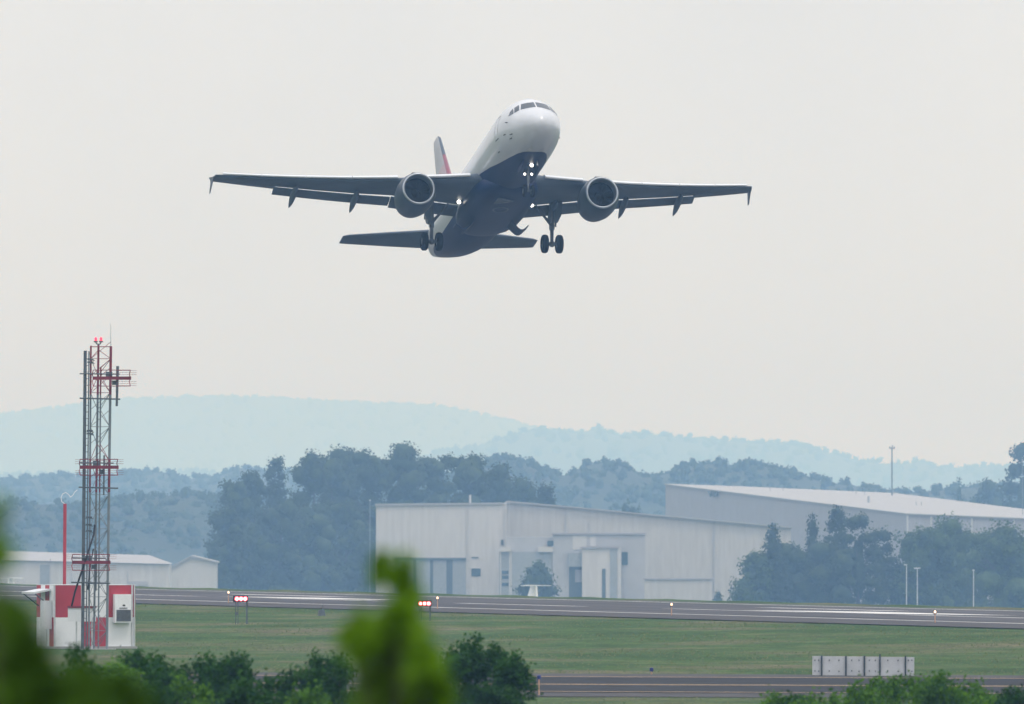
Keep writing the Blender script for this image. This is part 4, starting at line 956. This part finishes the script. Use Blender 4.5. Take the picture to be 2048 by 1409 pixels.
GR = 'trees before the wide hangar'
right = [(1545, 1046, 44, 'spire', M['leaf_con'], 'ragged conifer with a pointed top, left side of the right-hand group', 2600), (1625, 1024, 26, 'spire', M['leaf_con'], 'narrow conifer with a split top rising from the right-hand group', 2000),
         (1672, 1016, 40, 'pine', M['leaf_con'], 'tallest conifer of the right-hand group, with a blunt top', 2600), (1716, 1032, 70, 'pine', M['leaf_con'], 'dark tree sloping down right of the tallest conifer', 2800),
         (1762, 1062, 56, 'pine', M['leaf_con'], 'dark tree at the right end of the conifers, above the faint lamp post', 2400), (1590, 1096, 72, 'tall', M['leaf_con'], 'dense dark tree between the pointed and the narrow conifer', 2600),
         (1655, 1095, 74, 'tall', M['leaf_con'], 'dense dark tree at the foot of the tallest conifer', 2600), (1806, 1132, 48, 'tall', M['leaf_con'], 'low dark tree behind the faint short-armed lamp post', 1800), (1900, 1128, 60, 'tall', M['leaf_lite'], 'low green tree between the T-headed and the square-headed lamp posts', 1800),
         (1515, 1116, 60, 'tall', M['leaf_lite'], 'light green low tree at the left end of the right-hand group', 2000),
         (1852, 1066, 84, 'tall', M['leaf_lite'], 'light green round tree behind the T-headed lamp post', 2600), (1924, 1049, 104, 'tall', M['leaf_lite'], 'widest round green tree, highest of those behind the pale lamp posts', 3200),
         (1994, 1060, 90, 'tall', M['leaf_lite'], 'round green tree right of the square-headed lamp post', 2600), (2062, 1080, 80, 'tall', M['leaf_lite'], 'round green tree cut by the right edge of the photo', 2200)]
for i, (px, py, hw, kd, lf, lb, n_) in enumerate(right):
    tree(px, py, hw, 2200 + (i % 3) * 26, kd, lb, lf, int(n_ * 1.6), .3 if lf is M['leaf_con'] else .32, group=GR, name={'spire': 'conifer', 'pine': 'conifer'}.get(kd, 'broadleaf_tree'))
tree(1488, 1150, 30, 2190, 'dome', 'small light green bush at the left foot of the right-hand trees', M['leaf_lite'], 900, .28, name='bush', cat='bush')
tree(1437, 1180, 16, 2330, 'dome', 'small bush at the end of the low pale wall', M['leaf_far'], 500, .24, name='bush', cat='bush')
tree(1075, 1110, 54, 2380, 'dome', 'round bushy tree in front of the glazed office annex', M['leaf_far'], 2600, .3, name='broadleaf_tree')
tree(2052, 884, 92, 3300, 'pine', 'tall pine with open layered boughs at the right edge, on the skyline', M['leaf_con'], 3200, .55, name='pine_tree')
tree(1918, 958, 22, 3700, 'spire', 'small forked conifer above the treeline beyond the wide hangar roof', M['leaf_con'], 700, .45, name='conifer')
tree(1975, 965, 50, 3500, 'tall', 'rounded tree left of the tall skyline pine', M['leaf_far'], 1600, .55, name='broadleaf_tree')
tree(1255, 1000, 30, 3200, 'round', 'round tree top showing over the middle of the long hangar roof', M['leaf_far'], 900, .5, name='broadleaf_tree')

# ------------------------------------------------------------------ hills and far woods
M['hillside'] = mat('wooded_hillside', (.016, .026, .012), .95, var=.35, scale=.03, detail=8)
M['wood'] = leaf_mat('foliage_far_wood', (.022, .036, .016), (.055, .08, .032), .1)
def profile_at(prof, px):
    return interp(px, prof)
def hill(name, D, prof, depth, tree_px, seed, x_lo=-900, x_hi=2950, drop=None, leaf_px=2.2, rows=5, kind='stuff', per=64, make_hill=True, up=1.0):
    """a wooded ridge: a terrain body under the skyline profile plus its trees as one mass"""
    rg = np.random.default_rng(seed); s_ = D / F
    if make_hill:
        vs = []; nx = 90; rowsY = [(-1.0, 0.0), (-.7, .35), (-.4, .66), (-.15, .9), (0, 1.0), (.4, .9), (1.0, .5)]
        for (fy_, fz) in rowsY:
            for i in range(nx + 1):
                px = lerp(x_lo, x_hi, i / nx); x = PX(px, D); top = PZ(profile_at(prof, px) + tree_px * .3, D); y = D + fy_ * depth
                g0 = -21.5 - .0005 * max(0, y - 4700); vs.append((x, y, lerp(g0, top, fz)))
        fs = [(j * (nx + 1) + i, j * (nx + 1) + i + 1, (j + 1) * (nx + 1) + i + 1, (j + 1) * (nx + 1) + i) for j in range(len(rowsY) - 1) for i in range(nx)]
        mb = MB(); mb.v = vs; mb.f = fs; mb.m = [0] * len(fs); tag(mb.build('hill', M['hillside'], smooth='all', fixn=False), None, None, None, 'structure')
    Cs, As, Bs = [], [], []; ev, ef = [], []
    for r_ in range(rows):
        fy_ = -r_ / rows * .8; fz = interp(fy_, [(-1, 0), (-.7, .35), (-.4, .66), (-.15, .9), (0, 1)]) if make_hill else 1.0 - r_ * .2
        y = D + fy_ * depth; px = x_lo
        while px < x_hi:
            inview = -120 < px < 2170
            hgt = tree_px * rg.uniform(.65, 1.35); wid = tree_px * rg.uniform(.45, .85)
            top = profile_at(prof, px) - (rg.random() - .5) * tree_px * .5
            fzj = min(1.0, max(0.02, fz + rg.uniform(-.09, .09))) if r_ else fz
            xw = PX(px, D); y = D + (fy_ + (rg.uniform(-.08, .08) if r_ else 0)) * depth; g0 = -21.5 - .0005 * max(0, y - 4700)
            ztop = lerp(g0, PZ(top, D), fzj) if r_ else PZ(top, D)
            wv = wid * s_; hv = hgt * s_ * .75; c0 = np.array([xw, y, ztop - hv * .5])
            m_ = per if inview else per // 4
            lob = [(c0, (wv * .55, wv * .55, hv * .5), 1.5), (c0 + np.array([wv * rg.uniform(-.4, .4), 0, -hv * .2]), (wv * .5, wv * .5, hv * .35), 1), (c0 + np.array([wv * rg.uniform(-.3, .3), 0, hv * .22]), (wv * .3, wv * .3, hv * .3), .6)]
            C, A_, B__ = crown_arrays(lob, m_, leaf_px * s_ * (1 if inview else 2), rg, .5)
            Cs.append(C); As.append(A_); Bs.append(B__)
            v_, f_ = core_mesh(lob[:2], .72, px * .1 + r_); k = len(ev); ev += v_; ef += [tuple(i + k for i in q) for q in f_]
            px += wid * .52
    o = quads_mesh(name, np.concatenate(Cs), np.concatenate(As), np.concatenate(Bs), M['wood'], None, (ev, ef))
    return o
PR_A = [(-900, 860), (-300, 845), (0, 826), (60, 818), (130, 812), (200, 800), (280, 795), (400, 790), (500, 791), (600, 795), (640, 798), (720, 803), (780, 806), (860, 806), (920, 818), (1000, 834), (1060, 848), (1120, 868), (1200, 890), (1350, 915), (1600, 935), (2100, 950), (2950, 960)]
tag(hill('far_wood', 38000, PR_A, 3600, 15, 3, rows=5, leaf_px=2.0), 'palest wooded hill on the skyline behind the lattice mast', 'wooded hill', None, 'stuff')
PR_B = [(-900, 950), (0, 945), (700, 935), (980, 880), (1060, 855), (1105, 853), (1160, 860), (1195, 852), (1240, 866), (1290, 862), (1340, 868), (1420, 872), (1470, 876), (1540, 882), (1590, 884), (1640, 896), (1700, 910), (1725, 920), (1745, 918), (1780, 926), (1840, 917), (1872, 930), (1950, 928), (2048, 926), (2300, 922), (2950, 915)]
tag(hill('far_wood', 26000, PR_B, 2200, 24, 5, rows=5, leaf_px=2.2), 'pale wooded ridge falling to the right below the skyline', 'wooded hill', None, 'stuff')
PR_C = [(-900, 960), (0, 958), (60, 950), (130, 945), (200, 950), (270, 937), (330, 938), (380, 950), (430, 948), (480, 930), (560, 938), (640, 945), (1100, 960), (1500, 975), (2950, 985)]
tag(hill('far_wood', 10500, PR_C, 480, 26, 8, x_lo=-500, x_hi=1300, rows=10, make_hill=True, leaf_px=2.6), 'blue-grey belt of woods behind the white hangars', 'wood', None, 'stuff')
PR_D = [(-900, 1005), (0, 1000), (190, 998), (240, 988), (300, 984), (370, 979), (420, 986), (480, 990), (900, 1000), (1300, 1005)]
tag(hill('far_wood', 6600, PR_D, 200, 34, 9, x_lo=-400, x_hi=900, rows=9, leaf_px=3.0), 'darker row of trees just behind the white hangars', 'wood', None, 'stuff')
PR_E = [(700, 980), (950, 930), (985, 910), (1040, 912), (1100, 935), (1130, 950), (1160, 925), (1210, 915), (1250, 925), (1290, 948), (1330, 940), (1370, 925), (1420, 918), (1460, 921), (1520, 922), (1560, 930), (1610, 945), (1660, 958), (1700, 962), (1760, 970), (1830, 978), (1880, 972), (1960, 965), (2048, 960), (2300, 950), (2950, 950)]
tag(hill('far_wood', 7600, PR_E, 300, 30, 11, x_lo=700, x_hi=2900, rows=8, leaf_px=3.0), 'blue-grey treeline behind the long hangar and the wide white roof', 'wood', None, 'stuff')

# ------------------------------------------------------------------ near bushes and out-of-focus plants
def bush(px, py_top, hw, D, label, leaf, n=9500, size=.052, group='bushes before the taxiway', seed=1, twigs=10):
    rg = np.random.default_rng(seed); rr = random.Random(seed); s_ = D / F; x = PX(px, D); z0 = gz(x, D); ht = PZ(py_top, D) - z0; W = hw * s_
    root = empty('bush', label, 'bush', (x, D, z0), 0, group); lobes = []
    for k in range(15):
        t = rr.random(); xx = rr.uniform(-.8, .8) * W; env = math.sqrt(max(.05, 1 - (xx / W) ** 2)); q = W * rr.uniform(.2, .34)
        zz = ht * (.35 + .65 * t) * env ** .6 - q * .5
        lobes.append(((xx, rr.uniform(-.6, .6) * W, max(.4, zz)), (q, q, q * rr.uniform(.8, 1.25)), .6))
    lobes.append(((0, 0, ht * .45), (W * .7, W * .6, ht * .42), 1.5))
    for k in range(twigs):                # loose sprays poking out of the top
        xx = rr.uniform(-.75, .75) * W; env = math.sqrt(max(.05, 1 - (xx / W) ** 2)) ** .6
        lobes.append(((xx, rr.uniform(-.4, .4) * W, ht * env * rr.uniform(.9, 1.0)), (.12, .12, .22), .12))
    C, A_, B__ = crown_arrays(lobes, n, size, rg, .45, .0, clump=.09)
    quads_mesh('foliage', C, A_, B__, leaf, root, core_mesh(lobes[:16], .72, px))
    mb = MB()
    for k in range(9):
        a_ = rr.uniform(0, 6.28); mb.tube((.15 * math.cos(a_), .15 * math.sin(a_), -.1), (W * rr.uniform(-.7, .7), W * rr.uniform(-.4, .4), ht * rr.uniform(.6, .92)), .03, .008, n=5)
    mb.build('stem', M['bark'], root)
    return root
bl_ = [(285, 1296, 85, 405, M['leaf_bush'], 'dark green bush with a bumpy top right in front of the chequered hut'), (400, 1306, 90, 415, M['leaf_bush'], 'dark bush between the hut and the grass gap'), (470, 1316, 52, 410, M['leaf_bush'], 'dark bush sloping down at the end of the left row'),
       (380, 1362, 110, 380, M['leaf_bright'], 'low bright green bush in front of the left row of dark bushes'), (648, 1304, 44, 400, M['leaf_bush'], 'small dark bush just left of the blurred leafy shoot'), (590, 1344, 62, 395, M['leaf_bush'], 'low dark bush left of the blurred leafy shoot'),
       (690, 1330, 70, 390, M['leaf_bush'], 'dark bush behind the foot of the blurred leafy shoot'), (955, 1284, 90, 420, M['leaf_bush'], 'rounded dark bush right of the blurred leafy shoot'), (1025, 1318, 50, 415, M['leaf_bush'], 'smaller dark bush beside the blue-capped marker'),
       (1770, 1362, 84, 430, M['leaf_bright'], 'bright green bush in front of the pale sign'), (1885, 1364, 84, 426, M['leaf_bright'], 'bright green bush right of the pale sign'), (1640, 1392, 80, 420, M['leaf_bright'], 'low bright green bush left of the pale sign'), (2030, 1392, 60, 420, M['leaf_bush'], 'low bush in the bottom right corner'),
       (160, 1310, 70, 300, M['leaf_bush'], 'dark green bush at the left in front of the hut door'), (500, 1378, 90, 370, M['leaf_bush'], 'low dark bush along the bottom edge right of the bright low one'), (235, 1338, 80, 385, M['leaf_bright'], 'bright green bush at the left, below the hut corner'), (330, 1340, 80, 392, M['leaf_bush'], 'dark bush low in front of the hut, between bright ones'), (445, 1350, 84, 388, M['leaf_bush'], 'dark bush low in the left row, below the red lamp unit'), (1000, 1370, 70, 405, M['leaf_bush'], 'low dark bush at the foot of the blue-capped marker'),
       (800, 1360, 90, 395, M['leaf_bush'], 'dark bush hidden behind the lower leaves of the blurred shoot'), (1560, 1392, 50, 425, M['leaf_bright'], 'tiny bright bush tip left of the sign at the bottom edge'), (1725, 1376, 60, 428, M['leaf_bright'], 'bright green bush under the dark posts of the pale sign'), (1830, 1368, 96, 432, M['leaf_bright'], 'broad bright green bush between the two larger ones at the right'), (1940, 1374, 56, 428, M['leaf_bright'], 'small bright green bush at the right end of the right-hand row'), (1590, 1400, 56, 424, M['leaf_bush'], 'dark bush tip at the bottom edge left of the sign'),
       (545, 1368, 60, 372, M['leaf_bush'], 'dark bush at the bottom edge closing the gap left of the shoot'), (610, 1380, 70, 368, M['leaf_bright'], 'bright low bush at the bottom edge left of the shoot'), (300, 1378, 90, 372, M['leaf_bush'], 'dark bush at the bottom edge below the hut'), (905, 1376, 80, 372, M['leaf_bush'], 'dark bush at the bottom edge right of the shoot'),
       (1985, 1398, 60, 424, M['leaf_bright'], 'low bright bush between the right green bush and the corner')]
for i, (px, py, hw, D, lf, lb) in enumerate(bl_): bush(px, py, hw, D, lb, lf, seed=20 + i)

def shoot(name, label, D, blobs, leaf, size, seed, n_per=26, cat='plant'):
    """a leafy stem close to the camera; blobs are clusters of big leaves (px, py, half width, half height)"""
    rg = np.random.default_rng(seed); s_ = D / F; x = PX(blobs[0][0], D); z0 = gz(x, D)
    root = empty(name, label, cat, (x, D, z0)); lobes = []; mb = MB(); tot = 0
    pts = []
    for (px, py, a_, b_, n_) in blobs:
        c = np.array([PX(px, D) - x, rg.uniform(-.25, .25), PZ(py, D) - z0]); n_ = int(n_ * 1.5); lobes.append((c, (a_ * s_, max(a_, b_) * s_ * .8, b_ * s_), n_)); tot += n_
        pts.append(c)
    C, A_, B__ = crown_arrays(lobes, tot, size, rg, .1, .0)
    quads_mesh('foliage', C, A_, B__, leaf, root)
    base = np.array([pts[-1][0], 0, -.1]); 
    for p in pts: mb.tube(tuple(base), tuple(p), .012, .004, n=5)
    mb.build('stem', M['bark'], root)
    return root
shoot('leafy_shoot', 'tall bright green leafy shoot, out of focus, in front of the pale hangar', 74, [(762, 1142, 18, 24, 10), (805, 1150, 24, 40, 26), (815, 1190, 22, 30, 18), (790, 1235, 40, 34, 30), (740, 1262, 58, 40, 60), (720, 1290, 44, 40, 36), (800, 1300, 64, 60, 80), (850, 1320, 40, 50, 40), (800, 1370, 90, 50, 130), (860, 1385, 46, 40, 46), (780, 1440, 110, 60, 120)], M['leaf_blur'], .062, 4)
shoot('leafy_shoot', 'dark green mass of leaves, out of focus, filling the lower left corner', 62, [(0, 1235, 62, 34, 50), (36, 1295, 46, 50, 50), (-20, 1310, 70, 80, 80), (60, 1370, 80, 60, 110), (150, 1390, 70, 40, 70), (230, 1392, 60, 34, 50), (120, 1440, 180, 50, 160)], M['leaf_blur_dk'], .07, 6)
shoot('leafy_shoot', 'blurred leaves hanging in from the left edge above the hut awning', 55, [(-6, 1100, 16, 44, 14), (-4, 1015, 24, 30, 5), (-40, 1080, 30, 60, 30), (-60, 1200, 40, 100, 50), (-60, 1400, 60, 120, 80)], M['leaf_blur'], .05, 8)

# ------------------------------------------------------------------ grass tufts over the mown field
M['tuft'] = leaf_mat('grass_tuft', (.045, .085, .018), (.13, .14, .055), .35)
rg = np.random.default_rng(77); TC, TA, TBB = [], [], []
while len(TC) < 16000:
    y = rg.uniform(560, 1120); x = rg.uniform(-1.15, 1.15) * 1024 / F * y; v = vcoord(x, y); d_ = taxi_d(x, y)
    if v > -9.3 or 645 < d_ < 690 or (abs(x - sx) < 2.6 and abs(y - sy) < 2.6): continue
    q = mnoise.noise(Vector((x * .12, y * .03, 3)))
    if q < rg.uniform(-.5, .25): continue
    h_ = rg.uniform(.015, .045) * (1 + .8 * max(0, q)); a_ = rg.uniform(-.7, .7)
    TC.append((x, y, gz(x, y) + h_ * .8)); TA.append((rg.uniform(-.03, .03), rg.uniform(.1, .3), h_)); k = rg.uniform(.015, .05); TBB.append((k * math.cos(a_), k * math.sin(a_), 0))
tag(quads_mesh('grass_tufts', np.array(TC), np.array(TA), np.array(TBB), M['tuft']), 'short tufted grass over the mown airfield', None, None, 'stuff')

# ------------------------------------------------------------------ haze
hz = bpy.data.materials.new('haze_air'); hz.use_nodes = True; hn = hz.node_tree.nodes; hn.clear()
pv = hn.new('ShaderNodeVolumePrincipled'); ho = hn.new('ShaderNodeOutputMaterial'); hz.node_tree.links.new(pv.outputs[0], ho.inputs['Volume'])
pv.inputs['Color'].default_value = (.33, .585, 1.0, 1); pv.inputs['Absorption Color'].default_value = (1, 1, 1, 1)
pv.inputs['Density'].default_value = 1.22e-4; pv.inputs['Anisotropy'].default_value = .1
x0, x1, y0, y1, z0, z1 = -16000, 16000, -80, 43000, -60, 265
MB().add([(x0, y0, z0), (x1, y0, z0), (x1, y1, z0), (x0, y1, z0), (x0, y0, z1), (x1, y0, z1), (x1, y1, z1), (x0, y1, z1)],
         [(0, 3, 2, 1), (4, 5, 6, 7), (0, 1, 5, 4), (1, 2, 6, 5), (2, 3, 7, 6), (3, 0, 4, 7)]).build('haze', hz)['kind'] = 'stuff'
